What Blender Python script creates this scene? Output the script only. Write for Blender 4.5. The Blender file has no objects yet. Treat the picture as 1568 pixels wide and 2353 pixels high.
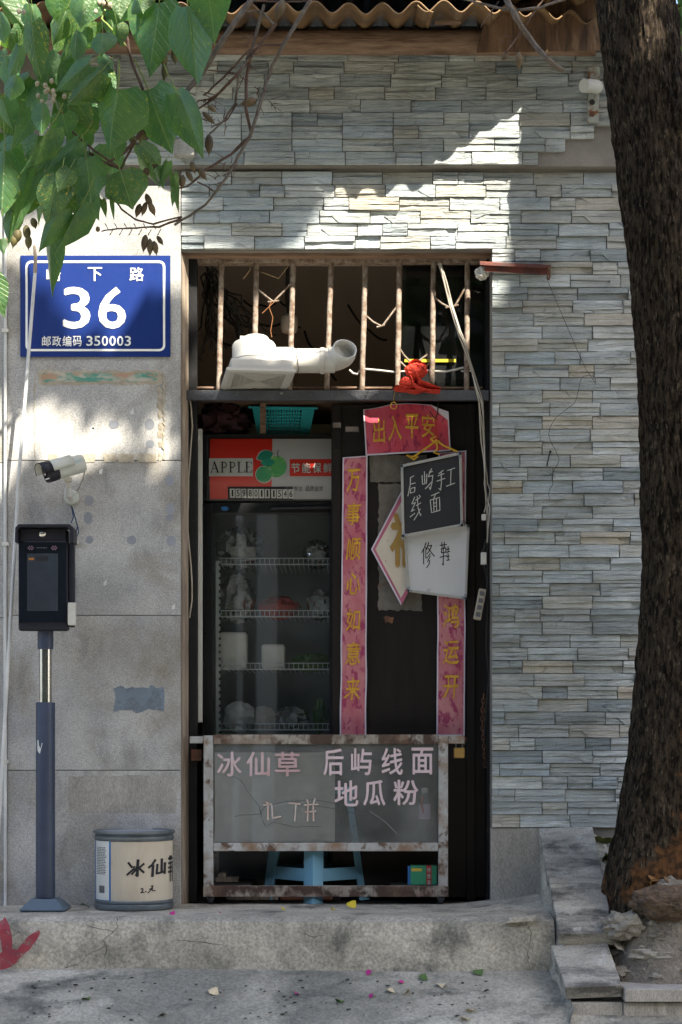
import bpy, math, random
from mathutils import Vector, Matrix, noise as mnoise
R = random.Random(36)
SC = bpy.context.scene
COL = SC.collection

# ---------------------------------------------------------------- camera, sky, sun, exposure
CAM_D, CAM_H, PPM, CX, HY = 7.5, 0.65, 583.0, 784.0, 1700.0   # metres from facade, lens height, layout units per metre on the facade
cam = bpy.data.cameras.new('camera'); cam_o = bpy.data.objects.new('camera', cam); COL.objects.link(cam_o)
cam_o.location = (0, -CAM_D, CAM_H); cam_o.rotation_euler = (math.radians(90), 0, 0)
cam.sensor_width = 36; cam.lens = 36 * CAM_D / (2353 / PPM)
cam.shift_y = (HY - 1176.5) / 2353; cam.clip_end = 1000
SC.camera = cam_o
SUN = Vector((-0.60, 1.0, -1.2)).normalized()          # direction the light travels
w = bpy.data.worlds.new('World'); SC.world = w; w.use_nodes = True
nt = w.node_tree; bg = nt.nodes['Background']
sky = nt.nodes.new('ShaderNodeTexSky'); sky.sky_type = 'NISHITA'; sky.sun_disc = False
sky.sun_elevation = math.asin(-SUN.z); sky.sun_rotation = math.atan2(-SUN.x, -SUN.y)
sky.air_density = 1.0; sky.dust_density = 2.7; sky.ozone_density = 0.8
nt.links.new(sky.outputs[0], bg.inputs[0]); bg.inputs[1].default_value = 0.13
sl = bpy.data.lights.new('sun', 'SUN'); sl.energy = 4.2; sl.angle = math.radians(0.53); sl.color = (1, 0.92, 0.79)
so = bpy.data.objects.new('sun', sl); COL.objects.link(so); so.rotation_euler = SUN.to_track_quat('-Z', 'Y').to_euler()
so.location = (3, -5, 8)
SC.view_settings.view_transform = 'Standard'; SC.view_settings.look = 'None'
SC.view_settings.exposure = 2.0; SC.view_settings.gamma = 1.0
SC.render.engine = 'CYCLES'; SC.cycles.max_bounces = 8; SC.cycles.transparent_max_bounces = 16

# ---------------------------------------------------------------- layout helpers (facade plane y = 0, door sill z = 0)
def S(y): return PPM * CAM_D / (CAM_D + y)
def X(px, y=0.0): return (px - CX) / S(y)
def Z(py, y=0.0): return CAM_H - (py - HY) / S(y)
def P(px, py, y=0.0): return Vector((X(px, y), y, Z(py, y)))

class MB:
    def __init__(s): s.v = []; s.f = []; s.mi = []
    def add(s, vs, fs, mi=0):
        b = len(s.v); s.v += [tuple(v) for v in vs]
        for f in fs: s.f.append(tuple(i + b for i in f)); s.mi.append(mi)
        return s
    def box(s, x0, x1, y0, y1, z0, z1, mi=0):
        v = [(x, y, z) for x in (x0, x1) for y in (y0, y1) for z in (z0, z1)]
        return s.add(v, [(0,1,3,2),(4,6,7,5),(0,4,5,1),(2,3,7,6),(0,2,6,4),(1,5,7,3)], mi)
    def hexa(s, front, back, mi=0):          # two rings of 4 points
        return s.add(list(front) + list(back), [(0,1,2,3),(7,6,5,4),(0,4,5,1),(1,5,6,2),(2,6,7,3),(3,7,4,0)], mi)
    def prism(s, outline, y0, y1, mi=0):     # outline = [(x, z)] extruded along y
        n = len(outline)
        v = [(x, y0, z) for x, z in outline] + [(x, y1, z) for x, z in outline]
        f = [tuple(range(n)), tuple(range(2*n-1, n-1, -1))] + [(i, i+n, (i+1) % n + n, (i+1) % n) for i in range(n)]
        return s.add(v, f, mi)
    def tube(s, pts, r, n=8, cap=True, mi=0):
        pts = [Vector(p) for p in pts]; m = len(pts)
        rs = r if isinstance(r, (list, tuple)) else [r] * m
        vs = []; nrm = None
        for i, p in enumerate(pts):
            t = (pts[min(i+1, m-1)] - pts[max(i-1, 0)])
            t = t.normalized() if t.length > 1e-9 else Vector((0, 0, 1))
            if nrm is None:
                a = Vector((0, 1, 0)) if abs(t.y) < .9 else Vector((1, 0, 0)); nrm = t.cross(a).normalized()
            else:
                nrm = (nrm - t * nrm.dot(t)); nrm = nrm.normalized() if nrm.length > 1e-6 else t.orthogonal().normalized()
            b = t.cross(nrm)
            for k in range(n):
                q = 2 * math.pi * k / n
                vs.append(p + (nrm * math.cos(q) + b * math.sin(q)) * rs[i])
        fs = [(i*n+k, i*n+(k+1) % n, (i+1)*n+(k+1) % n, (i+1)*n+k) for i in range(m-1) for k in range(n)]
        if cap: fs += [tuple(range(n-1, -1, -1)), tuple((m-1)*n+k for k in range(n))]
        return s.add(vs, fs, mi)
    def lathe(s, prof, c, axis='z', n=24, cap=True, mi=0):   # prof = [(r, h)]
        c = Vector(c); vs = []
        for r_, h in prof:
            for k in range(n):
                q = 2 * math.pi * k / n; a, b = r_ * math.cos(q), r_ * math.sin(q)
                vs.append(c + (Vector((a, b, h)) if axis == 'z' else Vector((a, h, b)) if axis == 'y' else Vector((h, a, b))))
        m = len(prof)
        fs = [(i*n+k, i*n+(k+1) % n, (i+1)*n+(k+1) % n, (i+1)*n+k) for i in range(m-1) for k in range(n)]
        if cap: fs += [tuple(range(n-1, -1, -1)), tuple((m-1)*n+k for k in range(n))]
        return s.add(vs, fs, mi)
    def grid(s, fn, nu, nv, mi=0):
        vs = [fn(i / nu, j / nv) for j in range(nv+1) for i in range(nu+1)]
        return s.add(vs, [(j*(nu+1)+i, j*(nu+1)+i+1, (j+1)*(nu+1)+i+1, (j+1)*(nu+1)+i) for j in range(nv) for i in range(nu)], mi)
    def blob(s, c, rx, ry, rz, amp=.25, fr=3.0, seed=0, nu=20, nv=12, mi=0, M=None, ridged=False):
        c = Vector(c); vs = []
        for j in range(nv+1):
            th = math.pi * j / nv
            for i in range(nu):
                ph = 2 * math.pi * i / nu
                d = Vector((math.sin(th)*math.cos(ph), math.sin(th)*math.sin(ph), math.cos(th)))
                k = mnoise.noise(d * fr + Vector((seed*7.3, seed*3.1, seed)))
                if ridged: k = 1 - 2.2 * abs(k)
                q = Vector((d.x*rx, d.y*ry, d.z*rz)) * (1 + amp * k)
                if M: q = M @ q
                vs.append(c + q)
        fs = [(j*nu+i, j*nu+(i+1) % nu, (j+1)*nu+(i+1) % nu, (j+1)*nu+i) for j in range(nv) for i in range(nu)]
        return s.add(vs, fs, mi)
    def stroke(s, pts, wd, y, mi=0, to=None):   # flat pen stroke, pts in (x, z) or mapped by `to`
        pts = [Vector(p) for p in pts]
        for a, b in zip(pts, pts[1:]):
            d = (b - a); d = d.normalized() if d.length > 1e-9 else Vector((1, 0)); nn = Vector((-d.y, d.x)) * wd / 2; e = d * wd * .35
            q = [a - e + nn, a - e - nn, b + e - nn, b + e + nn]
            s.add([to(v) if to else (v.x, y, v.y) for v in q], [(0, 1, 2, 3)], mi)
        return s
    def build(s, name, mat, parent=None, smooth=False, bevel=0, loc=None, M=None, seg=2):
        me = bpy.data.meshes.new(name)
        vs = s.v
        if M is not None: vs = [tuple(M @ Vector(v)) for v in vs]
        o0 = Vector((0, 0, 0)); L = loc
        if parent is not None:
            q = parent
            while q is not None: o0 = o0 + q.location; q = q.parent
        elif loc is not None: o0 = Vector(loc)
        me.from_pydata([tuple(Vector(v) - o0) for v in vs], [], s.f)
        for m in (mat if isinstance(mat, (list, tuple)) else [mat]): me.materials.append(m)
        if any(s.mi): me.polygons.foreach_set('material_index', s.mi)
        if smooth: me.polygons.foreach_set('use_smooth', [True] * len(me.polygons))
        me.validate(); me.update()
        if smooth: me.set_sharp_from_angle(angle=.75)
        o = bpy.data.objects.new(name, me); COL.objects.link(o)
        if parent is not None: o.parent = parent
        elif loc is not None: o.location = loc
        if bevel:
            b = o.modifiers.new('bevel', 'BEVEL'); b.width = bevel; b.segments = seg; b.limit_method = 'ANGLE'; b.harden_normals = False
        return o

def tag(o, label=None, cat=None, group=None, kind=None):
    if label: o['label'] = label
    if cat: o['category'] = cat
    if group: o['group'] = group
    if kind: o['kind'] = kind
    return o
def thing(name, label, cat, loc, group=None):
    o = bpy.data.objects.new(name, None); COL.objects.link(o); o.location = loc; o.empty_display_size = .05
    return tag(o, label, cat, group)

# ---------------------------------------------------------------- materials
def mat(name, col, col2=None, rough=.7, scale=6, lo=.35, hi=.65, bump=.15, bscale=70, bdist=.004, metal=0, stretch=(1,1,1), spec=.4,
        speck=0, sscale=260, stain=None, stscale=3, stlo=.55, sthi=.7, rand=0, alpha=None, trans=0, coat=0, detail=6, randramp=None, emit=None, stain2=None, s2scale=8, s2lo=.55, s2hi=.7, s2stretch=(1,1,1), anoise=None, world=None):
    m = bpy.data.materials.new(name); m.use_nodes = True; t = m.node_tree; N = t.nodes; Lk = t.links
    b = N['Principled BSDF']; b.inputs['Roughness'].default_value = rough; b.inputs['Metallic'].default_value = metal
    b.inputs['Specular IOR Level'].default_value = spec; b.inputs['Coat Weight'].default_value = coat
    if trans: b.inputs['Transmission Weight'].default_value = trans
    tc = N.new('ShaderNodeTexCoord'); mp = N.new('ShaderNodeMapping'); mp.inputs['Scale'].default_value = stretch
    Lk.new(tc.outputs['Object'], mp.inputs[0]); vec = mp.outputs[0]
    oi = N.new('ShaderNodeObjectInfo')
    def mix(f, a, c, mode='MIX'):
        x = N.new('ShaderNodeMix'); x.data_type = 'RGBA'; x.blend_type = mode
        for s_, v_ in ((x.inputs[0], f), (x.inputs[6], a), (x.inputs[7], c)):
            if hasattr(v_, 'is_output'): Lk.new(v_, s_)
            elif isinstance(v_, (tuple, list)): s_.default_value = (*v_[:3], 1)
            else: s_.default_value = v_
        return x.outputs[2]
    def nz(sc, det=detail, v=None, dist=0):
        n = N.new('ShaderNodeTexNoise'); n.noise_dimensions = '4D'; n.inputs['Scale'].default_value = sc; n.inputs['Detail'].default_value = det
        n.inputs['Roughness'].default_value = .62; n.inputs['Distortion'].default_value = dist
        Lk.new(v or vec, n.inputs['Vector'])
        k = N.new('ShaderNodeMath'); k.operation = 'MULTIPLY'; k.inputs[1].default_value = 37; Lk.new(oi.outputs['Random'], k.inputs[0]); Lk.new(k.outputs[0], n.inputs['W'])
        return n.outputs[0]
    def ramp(f, a, c):
        r = N.new('ShaderNodeMapRange'); r.inputs[1].default_value = a; r.inputs[2].default_value = c; Lk.new(f, r.inputs[0]); return r.outputs[0]
    base = tuple(col)
    if randramp:
        cr = N.new('ShaderNodeValToRGB'); cr.color_ramp.interpolation = 'LINEAR'
        els = cr.color_ramp.elements
        while len(els) < len(randramp): els.new(.5)
        for i, c in enumerate(randramp): els[i].position = i / (len(randramp) - 1); els[i].color = (*c, 1)
        Lk.new(oi.outputs['Random'], cr.inputs[0]); base = cr.outputs[0]
    c2 = col2 if col2 else tuple(v * .72 for v in col)
    c = mix(ramp(nz(scale), lo, hi), c2, base) if not randramp else mix(ramp(nz(scale), lo, hi), mix(1, base, (.74, .76, .78), 'MULTIPLY'), base)
    if stain: c = mix(ramp(nz(stscale, dist=.4), stlo, sthi), c, stain)
    if stain2:
        m2 = N.new('ShaderNodeMapping'); m2.inputs['Scale'].default_value = s2stretch; Lk.new(tc.outputs['Object'], m2.inputs[0])
        c = mix(ramp(nz(s2scale, 8, m2.outputs[0], .6), s2lo, s2hi), c, stain2)
    if world:            # dirt that runs on from piece to piece
        ge = N.new('ShaderNodeNewGeometry'); m3 = N.new('ShaderNodeMapping'); m3.inputs['Scale'].default_value = (1.6,1,.8); Lk.new(ge.outputs['Position'], m3.inputs[0])
        n3 = N.new('ShaderNodeTexNoise'); n3.inputs['Scale'].default_value = world; n3.inputs['Detail'].default_value = 8; n3.inputs['Roughness'].default_value = .65; Lk.new(m3.outputs[0], n3.inputs['Vector'])
        c = mix(1, c, mix(ramp(n3.outputs[0], .34, .60), (.76,.755,.73), (1.08,1.09,1.09)), 'MULTIPLY')
    if anoise: Lk.new(ramp(nz(anoise[0]), anoise[1], anoise[2]), b.inputs['Alpha'])
    if speck:
        sp = ramp(nz(sscale, 2), .36, .64); c = mix(1, c, mix(sp, (1 - speck,) * 3, (1 + speck * .35,) * 3), 'MULTIPLY')
    if rand:
        k = N.new('ShaderNodeMapRange'); k.inputs[3].default_value = 1 - rand; k.inputs[4].default_value = 1 + rand; Lk.new(oi.outputs['Random'], k.inputs[0])
        x = N.new('ShaderNodeCombineXYZ'); [Lk.new(k.outputs[0], x.inputs[i]) for i in range(3)]
        c = mix(1, c, x.outputs[0], 'MULTIPLY')
    Lk.new(c, b.inputs['Base Color'])
    if bump:
        bm = N.new('ShaderNodeBump'); bm.inputs['Strength'].default_value = min(1, bump * 2); bm.inputs['Distance'].default_value = bdist
        Lk.new(nz(bscale), bm.inputs['Height']); Lk.new(bm.outputs[0], b.inputs['Normal'])
        rr = N.new('ShaderNodeMapRange'); rr.inputs[3].default_value = max(0, rough - .08); rr.inputs[4].default_value = min(1, rough + .08)
        Lk.new(nz(bscale * .3), rr.inputs[0]); Lk.new(rr.outputs[0], b.inputs['Roughness'])
    if alpha is not None: b.inputs['Alpha'].default_value = alpha
    if emit: b.inputs['Emission Color'].default_value = (*emit[:3], 1); b.inputs['Emission Strength'].default_value = emit[3]
    return m

def glass(name, tint=(1,1,1), haze=0.05, hazecol=(.6,.62,.62), ior=1.45, rough=.02, hscale=5, lo=.4, hi=.75):
    m = bpy.data.materials.new(name); m.use_nodes = True; t = m.node_tree; N = t.nodes; Lk = t.links; N.clear()
    out = N.new('ShaderNodeOutputMaterial'); tr = N.new('ShaderNodeBsdfTransparent'); tr.inputs[0].default_value = (*tint, 1)
    gl = N.new('ShaderNodeBsdfGlossy'); gl.inputs['Roughness'].default_value = rough
    fr = N.new('ShaderNodeFresnel'); fr.inputs[0].default_value = ior
    di = N.new('ShaderNodeBsdfDiffuse'); di.inputs[0].default_value = (*hazecol, 1)
    tc = N.new('ShaderNodeTexCoord'); n = N.new('ShaderNodeTexNoise'); n.inputs['Scale'].default_value = hscale; n.inputs['Detail'].default_value = 8
    Lk.new(tc.outputs['Object'], n.inputs['Vector'])
    r = N.new('ShaderNodeMapRange'); r.inputs[1].default_value = lo; r.inputs[2].default_value = hi; r.inputs[3].default_value = haze * .25; r.inputs[4].default_value = haze
    Lk.new(n.outputs[0], r.inputs[0])
    m1 = N.new('ShaderNodeMixShader'); Lk.new(r.outputs[0], m1.inputs[0]); Lk.new(tr.outputs[0], m1.inputs[1]); Lk.new(di.outputs[0], m1.inputs[2])
    m2 = N.new('ShaderNodeMixShader'); Lk.new(fr.outputs[0], m2.inputs[0]); Lk.new(m1.outputs[0], m2.inputs[1]); Lk.new(gl.outputs[0], m2.inputs[2])
    Lk.new(m2.outputs[0], out.inputs[0])
    return m

def leafmat(name, col, col2, spot=None, transl=.42, rough=.34, spotlo=.56):
    m = bpy.data.materials.new(name); m.use_nodes = True; t = m.node_tree; N = t.nodes; Lk = t.links
    b = N['Principled BSDF']; b.inputs['Roughness'].default_value = rough; b.inputs['Specular IOR Level'].default_value = .45
    out = N['Material Output']; tc = N.new('ShaderNodeTexCoord'); oi = N.new('ShaderNodeObjectInfo'); geo = N.new('ShaderNodeNewGeometry')
    sep = N.new('ShaderNodeSeparateXYZ'); Lk.new(tc.outputs['Object'], sep.inputs[0])
    def mth(op, a, b_=None):
        k = N.new('ShaderNodeMath'); k.operation = op
        for i, v in enumerate((a, b_)):
            if v is None: continue
            if hasattr(v, 'is_output'): Lk.new(v, k.inputs[i])
            else: k.inputs[i].default_value = v
        return k.outputs[0]
    def nz(sc, det=4):
        n = N.new('ShaderNodeTexNoise'); n.noise_dimensions = '4D'; n.inputs['Scale'].default_value = sc; n.inputs['Detail'].default_value = det
        Lk.new(tc.outputs['Object'], n.inputs['Vector']); Lk.new(mth('MULTIPLY', oi.outputs['Random'], 53.0), n.inputs['W']); return n.outputs[0]
    def mp(f, a, c, d=0, e=1):
        r = N.new('ShaderNodeMapRange'); r.inputs[1].default_value = a; r.inputs[2].default_value = c; r.inputs[3].default_value = d; r.inputs[4].default_value = e; Lk.new(f, r.inputs[0]); return r.outputs[0]
    def mix(f, a, c, mode='MIX'):
        x = N.new('ShaderNodeMix'); x.data_type = 'RGBA'; x.blend_type = mode
        for s_, v_ in ((x.inputs[0], f), (x.inputs[6], a), (x.inputs[7], c)):
            if hasattr(v_, 'is_output'): Lk.new(v_, s_)
            elif isinstance(v_, (tuple, list)): s_.default_value = (*v_[:3], 1)
            else: s_.default_value = v_
        return x.outputs[2]
    c = mix(mp(nz(3), .35, .65), col2, col)
    c = mix(mp(oi.outputs['Random'], 0, 1, 0, .55), c, col2)
    ax = mth('ABSOLUTE', sep.outputs[0])
    if spot:                                                       # chlorotic flecks, stronger towards the margin
        f = mth('MULTIPLY', mp(nz(16, 5), spotlo, spotlo + .09), mp(ax, .03, .3, .25, 1)); c = mix(f, c, spot)
        c = mix(mth('MULTIPLY', mp(nz(9, 3), .67, .74), .7), c, (.16, .08, .02))
    vein = mp(ax, .005, .014, .4, 0); c = mix(vein, c, (.30, .36, .16))
    # side veins: stripes slanting away from the midrib
    st = mth('SINE', mth('MULTIPLY', mth('SUBTRACT', sep.outputs[1], mth('MULTIPLY', ax, .75)), 44.0))
    c = mix(mth('MULTIPLY', mp(st, .97, .998), .16), c, (.25, .32, .14))
    Lk.new(c, b.inputs['Base Color'])
    bm = N.new('ShaderNodeBump'); bm.inputs['Strength'].default_value = .35; bm.inputs['Distance'].default_value = .02
    Lk.new(mth('ADD', mp(st, .6, 1, 0, -.5), nz(9)), bm.inputs['Height']); Lk.new(bm.outputs[0], b.inputs['Normal'])
    tl = N.new('ShaderNodeBsdfTranslucent'); Lk.new(mix(1, c, (1.6, 1.9, .6), 'MULTIPLY'), tl.inputs[0])
    ms = N.new('ShaderNodeMixShader'); ms.inputs[0].default_value = transl; Lk.new(b.outputs[0], ms.inputs[1]); Lk.new(tl.outputs[0], ms.inputs[2]); Lk.new(ms.outputs[0], out.inputs[0])
    return m

MT = {}
MT['tile'] = mat('ledger_stone', (.4,.42,.4), rough=.8, scale=11, lo=.40, hi=.60, stretch=(.5,1,4.2), bump=.9, bscale=30, bdist=.012, speck=.20, sscale=260,
    randramp=[(.38,.43,.44),(.55,.56,.52),(.47,.50,.49),(.60,.61,.58),(.30,.345,.36),(.57,.56,.50),(.50,.53,.52),(.60,.63,.62),(.43,.455,.44),(.53,.48,.39),(.37,.415,.43),(.51,.55,.55),(.58,.58,.53)],
    stain=(.40,.27,.14), stscale=6, stlo=.63, sthi=.8, rand=.12, spec=.2, stain2=(.26,.265,.255), s2scale=9, s2lo=.61, s2hi=.74, s2stretch=(.8,1,5), detail=9, world=1.7)
MT['render'] = mat('cement_render', (.25,.23,.20), (.16,.148,.13), rough=.9, scale=5, bump=.3, bscale=60)
MT['granite'] = mat('grey_granite', (.47,.46,.43), (.31,.31,.305), rough=.75, scale=3.4, lo=.36, hi=.64, bump=.3, bscale=150, bdist=.002, speck=.30, sscale=190, stain=(.25,.225,.18), stscale=3.2, stlo=.49, sthi=.70, spec=.2, stain2=(.19,.19,.185), s2scale=5, s2lo=.56, s2hi=.78, s2stretch=(1.6,1,.5), detail=9)
MT['granite_dark'] = mat('weathered_granite', (.45,.425,.365), (.26,.25,.22), rough=.8, scale=5, bump=.35, bscale=90, bdist=.004, speck=.45, sscale=190, stretch=(1,2.6,2.6), stain=(.11,.107,.097), stscale=6, stlo=.47, sthi=.63, spec=.2, detail=9, stain2=(.46,.45,.42), s2scale=14, s2lo=.56, s2hi=.70)
MT['granite_light'] = mat('pale_granite', (.42,.395,.35), (.29,.275,.245), rough=.75, scale=5, bump=.3, bscale=120, bdist=.002, speck=.32, sscale=190, spec=.2, stretch=(2,1,.5), stain=(.16,.155,.145), stscale=5, stlo=.56, sthi=.74, detail=9)
MT['concrete'] = mat('stained_concrete', (.46,.43,.36), (.29,.275,.23), rough=.88, scale=4.5, lo=.40, hi=.60, bump=.5, bscale=40, bdist=.008, speck=.32, sscale=90, stain=(.15,.148,.13), stscale=5.5, stlo=.52, sthi=.66, spec=.15, detail=9)
MT['ground'] = mat('street_concrete', (.34,.325,.275), (.21,.205,.175), rough=.88, scale=2.6, lo=.42, hi=.58, bump=.45, bscale=45, bdist=.006, speck=.28, sscale=100, stain=(.44,.42,.36), stscale=2.6, stlo=.52, sthi=.66, spec=.15, detail=9, stain2=(.11,.112,.10), s2scale=3.4, s2lo=.50, s2hi=.64, s2stretch=(1,2.2,1))
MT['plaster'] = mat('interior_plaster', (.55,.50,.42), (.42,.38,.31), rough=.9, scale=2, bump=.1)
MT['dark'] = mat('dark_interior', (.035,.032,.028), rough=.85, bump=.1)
MT['soil'] = mat('planter_soil', (.25,.225,.185), (.12,.105,.085), rough=.95, scale=9, bump=.8, bscale=40, bdist=.02, speck=.3, sscale=80)
MT['black_paint'] = mat('chipped_black_paint', (.014,.014,.015), (.008,.008,.008), rough=.6, spec=.2, scale=9, bump=.2, bscale=60, stain=(.14,.12,.10), stscale=16, stlo=.64, sthi=.70)
MT['door'] = mat('dark_brown_door_paint', (.016,.012,.010), (.009,.007,.006), rough=.6, spec=.2, scale=4, stretch=(3,1,.5), bump=.12, bscale=50, stain=(.07,.04,.02), stscale=13, stlo=.70, sthi=.74)
MT['beam_paint'] = mat('blue_grey_beam_paint', (.085,.09,.10), (.05,.052,.06), rough=.5, scale=12, bump=.5, bscale=90, bdist=.004, stain=(.30,.30,.28), stscale=45, stlo=.64, sthi=.7)
MT['rust_bar'] = mat('rusted_steel', (.30,.25,.20), (.13,.085,.055), rough=.8, scale=45, lo=.4, hi=.6, bump=.6, bscale=120, bdist=.003)
MT['rust'] = mat('rust', (.16,.07,.035), (.07,.035,.02), rough=.85, scale=20, bump=.4)
MT['redrust'] = mat('red_primer_steel', (.17,.045,.03), (.07,.03,.025), rough=.7, scale=14, bump=.3)
MT['wood_old'] = mat('weathered_timber', (.30,.20,.135), (.13,.075,.045), rough=.85, scale=7, stretch=(1,3,9), bump=.6, bscale=16, bdist=.01, stain=(.05,.03,.02), stscale=3, stlo=.6, sthi=.8)
MT['wood_grey'] = mat('grey_weathered_wood', (.34,.28,.21), (.17,.13,.10), rough=.85, scale=9, stretch=(8,4,.6), bump=.5, bscale=18)
MT['ply'] = mat('stained_plywood', (.25,.15,.085), (.09,.05,.03), rough=.85, scale=5, stretch=(4,1,.8), bump=.4, stain=(.36,.27,.17), stscale=5, stlo=.55, sthi=.7, stain2=(.05,.035,.025), s2scale=5, s2lo=.5, s2hi=.65, s2stretch=(5,1,1))
MT['roofsheet'] = mat('aged_roof_sheet', (.24,.145,.065), (.11,.065,.03), rough=.7, scale=6, bump=.3, stain=(.10,.07,.05), stscale=4)
MT['white_pvc'] = mat('white_pvc', (.56,.55,.515), (.49,.475,.43), rough=.38, scale=5, bump=.04, spec=.5)
MT['white_dirty'] = mat('dirty_white_plastic', (.60,.585,.53), (.42,.40,.35), rough=.5, scale=7, bump=.1)
MT['yellowed'] = mat('yellowed_plastic', (.42,.34,.18), rough=.6, bump=.1)
MT['pipe_white'] = mat('painted_pipe', (.55,.55,.53), (.42,.42,.40), rough=.5, scale=8, bump=.1)
MT['blue_sign'] = mat('blue_enamel', (.004,.024,.155), (.0035,.02,.135), rough=.38, scale=3, bump=.12, bscale=220, bdist=.0008, spec=.45)
MT['sign_white'] = mat('reflective_white', (.80,.80,.76), (.72,.72,.68), rough=.45, bump=.03)
MT['navy'] = mat('navy_powder_coat', (.036,.046,.078), (.024,.032,.056), rough=.45, scale=7, bump=.08, bscale=200, spec=.4, stain=(.11,.115,.12), stscale=14, stlo=.68, sthi=.76)
MT['navy_light'] = mat('blue_grey_metal', (.075,.11,.145), rough=.45, bump=.1)
MT['charcoal'] = mat('charcoal_plastic', (.018,.018,.026), rough=.5, spec=.25, bump=.05)
MT['screen'] = mat('dark_screen', (.012,.015,.022), rough=.06, bump=0, spec=.6)
MT['lcd'] = mat('grey_lcd', (.05,.06,.075), (.035,.04,.05), rough=.12, bump=0, spec=.5)
MT['chrome'] = mat('chrome_tube', (.62,.60,.57), (.55,.53,.5), rough=.22, metal=1, bump=.03)
MT['cream'] = mat('cream_camera_shell', (.48,.50,.45), (.40,.40,.34), rough=.45, scale=10, bump=.08, stain=(.25,.18,.11), stscale=9, stlo=.66, sthi=.75)
MT['lens'] = mat('lens_glass', (.01,.01,.012), rough=.05, bump=0, spec=.8)
MT['drum'] = mat('fibre_drum', (.52,.46,.36), (.42,.36,.27), rough=.75, scale=6, stretch=(1.5,1.5,.5), bump=.2, bscale=40, stain=(.36,.22,.09), stscale=7, stlo=.58, sthi=.75)
MT['galv'] = mat('galvanised_band', (.20,.23,.25), (.12,.14,.15), rough=.42, metal=.6, scale=10, bump=.15, stain=(.10,.075,.055), stscale=12, stlo=.68, sthi=.74)
MT['ink'] = mat('black_ink', (.014,.014,.018), rough=.7, bump=0)
MT['labelblue'] = mat('blue_label', (.03,.16,.42), rough=.5, bump=0)
MT['paper'] = mat('paper_white', (.58,.59,.55), (.50,.50,.46), rough=.7, bump=.05)
MT['greyprint'] = mat('grey_print', (.12,.12,.13), rough=.7, bump=0)
MT['cartpaint'] = mat('flaking_cart_paint', (.42,.43,.415), (.29,.28,.26), rough=.75, scale=14, bump=.6, bscale=60, bdist=.004, stain=(.10,.06,.038), stscale=20, stlo=.53, sthi=.62, stain2=(.22,.14,.085), s2scale=8, s2lo=.48, s2hi=.62, detail=9)
MT['carttop'] = mat('rusty_cart_rail', (.36,.34,.29), (.20,.15,.115), rough=.78, scale=22, bump=.7, bscale=60, bdist=.004, stain=(.06,.036,.026), stscale=20, stlo=.44, sthi=.54, stretch=(.8,1,.6), stain2=(.15,.09,.055), s2scale=7, s2lo=.5, s2hi=.7, detail=9)
MT['cartglass'] = glass('dirty_glass', haze=.26, hazecol=(.54,.56,.55), hscale=5, ior=1.65, lo=.3, hi=.75)
MT['fridgeglass'] = glass('fridge_glass', haze=.085, hazecol=(.40,.44,.46), ior=1.5, hscale=3)
MT['pane'] = glass('transom_glass', haze=.03, ior=1.6, tint=(.35,.37,.35))
MT['crack'] = mat('glass_crack', (.55,.57,.57), rough=.3, bump=0)
MT['crackdark'] = mat('dark_crack', (.035,.033,.03), rough=.9, bump=0)
MT['sheet'] = mat('dusty_board', (.58,.60,.59), (.42,.435,.43), rough=.8, scale=3, bump=.15, stretch=(1.5,1,.7), stain=(.60,.61,.59), stscale=3, stlo=.55, sthi=.75)
MT['pinkpaint'] = mat('pale_pink_lettering', (.66,.54,.56), (.60,.47,.49), rough=.6, scale=20, bump=0)
MT['fadedred'] = mat('faded_red_lettering', (.46,.29,.29), (.56,.46,.46), rough=.6, scale=9, bump=0)
MT['peel'] = mat('peeling_orange_lettering', (.56,.35,.26), (.50,.49,.47), rough=.7, scale=26, bump=0)
MT['rubber'] = mat('dark_rubber', (.02,.022,.03), rough=.7, bump=.1)
MT['stool'] = mat('blue_plastic', (.20,.42,.56), (.18,.38,.51), rough=.45, scale=5, bump=.04, spec=.4)
MT['teal'] = mat('teal_plastic', (.03,.42,.45), (.025,.38,.41), rough=.4, bump=.03)
MT['redcloth'] = mat('red_cloth', (.62,.055,.025), (.50,.035,.02), rough=.8, scale=20, bump=.3, bscale=150)
MT['fridge_black'] = mat('fridge_black', (.014,.014,.016), rough=.3, bump=.05, stain=(.05,.05,.05), stscale=6, stlo=.62, sthi=.8)
MT['fridge_in'] = mat('fridge_liner', (.17,.18,.19), (.12,.13,.14), rough=.5, bump=.02)
MT['wire_white'] = mat('white_wire', (.62,.68,.70), rough=.4, bump=0)
MT['red_print'] = mat('red_print', (.52,.028,.016), (.46,.024,.014), rough=.3, scale=3, bump=.02, spec=.4)
MT['silver_print'] = mat('silver_print', (.40,.40,.39), (.33,.33,.33), rough=.3, scale=2.5, bump=.02, spec=.4)
MT['off_white_print'] = mat('off_white_print', (.52,.53,.49), rough=.4, bump=0)
MT['apple'] = mat('green_apple_print', (.10,.33,.09), (.02,.22,.12), rough=.3, scale=9, bump=0, stain=(.42,.50,.16), stscale=14, stlo=.58, sthi=.75)
MT['apple_leaf'] = mat('apple_leaf_print', (.02,.24,.15), rough=.3, bump=0)
MT['bag'] = glass('clear_plastic_bag', haze=.7, hazecol=(.66,.68,.68), ior=1.35, rough=.12, hscale=14)
MT['bag_red'] = mat('red_plastic_bag', (.40,.03,.018), (.26,.016,.012), rough=.35, scale=12, bump=.3)
MT['foam'] = mat('pale_foam', (.70,.71,.67), (.55,.56,.53), rough=.8, scale=4, bump=.1)
MT['veg'] = mat('green_vegetable', (.09,.17,.04), (.04,.09,.025), rough=.6, scale=14, bump=.3)
MT['couplet'] = mat('pink_red_paper', (.40,.085,.12), (.48,.20,.21), rough=.6, scale=7, bump=.05, stain=(.29,.035,.095), stscale=30, stlo=.52, sthi=.58, stretch=(1.6,1,.8))
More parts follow.
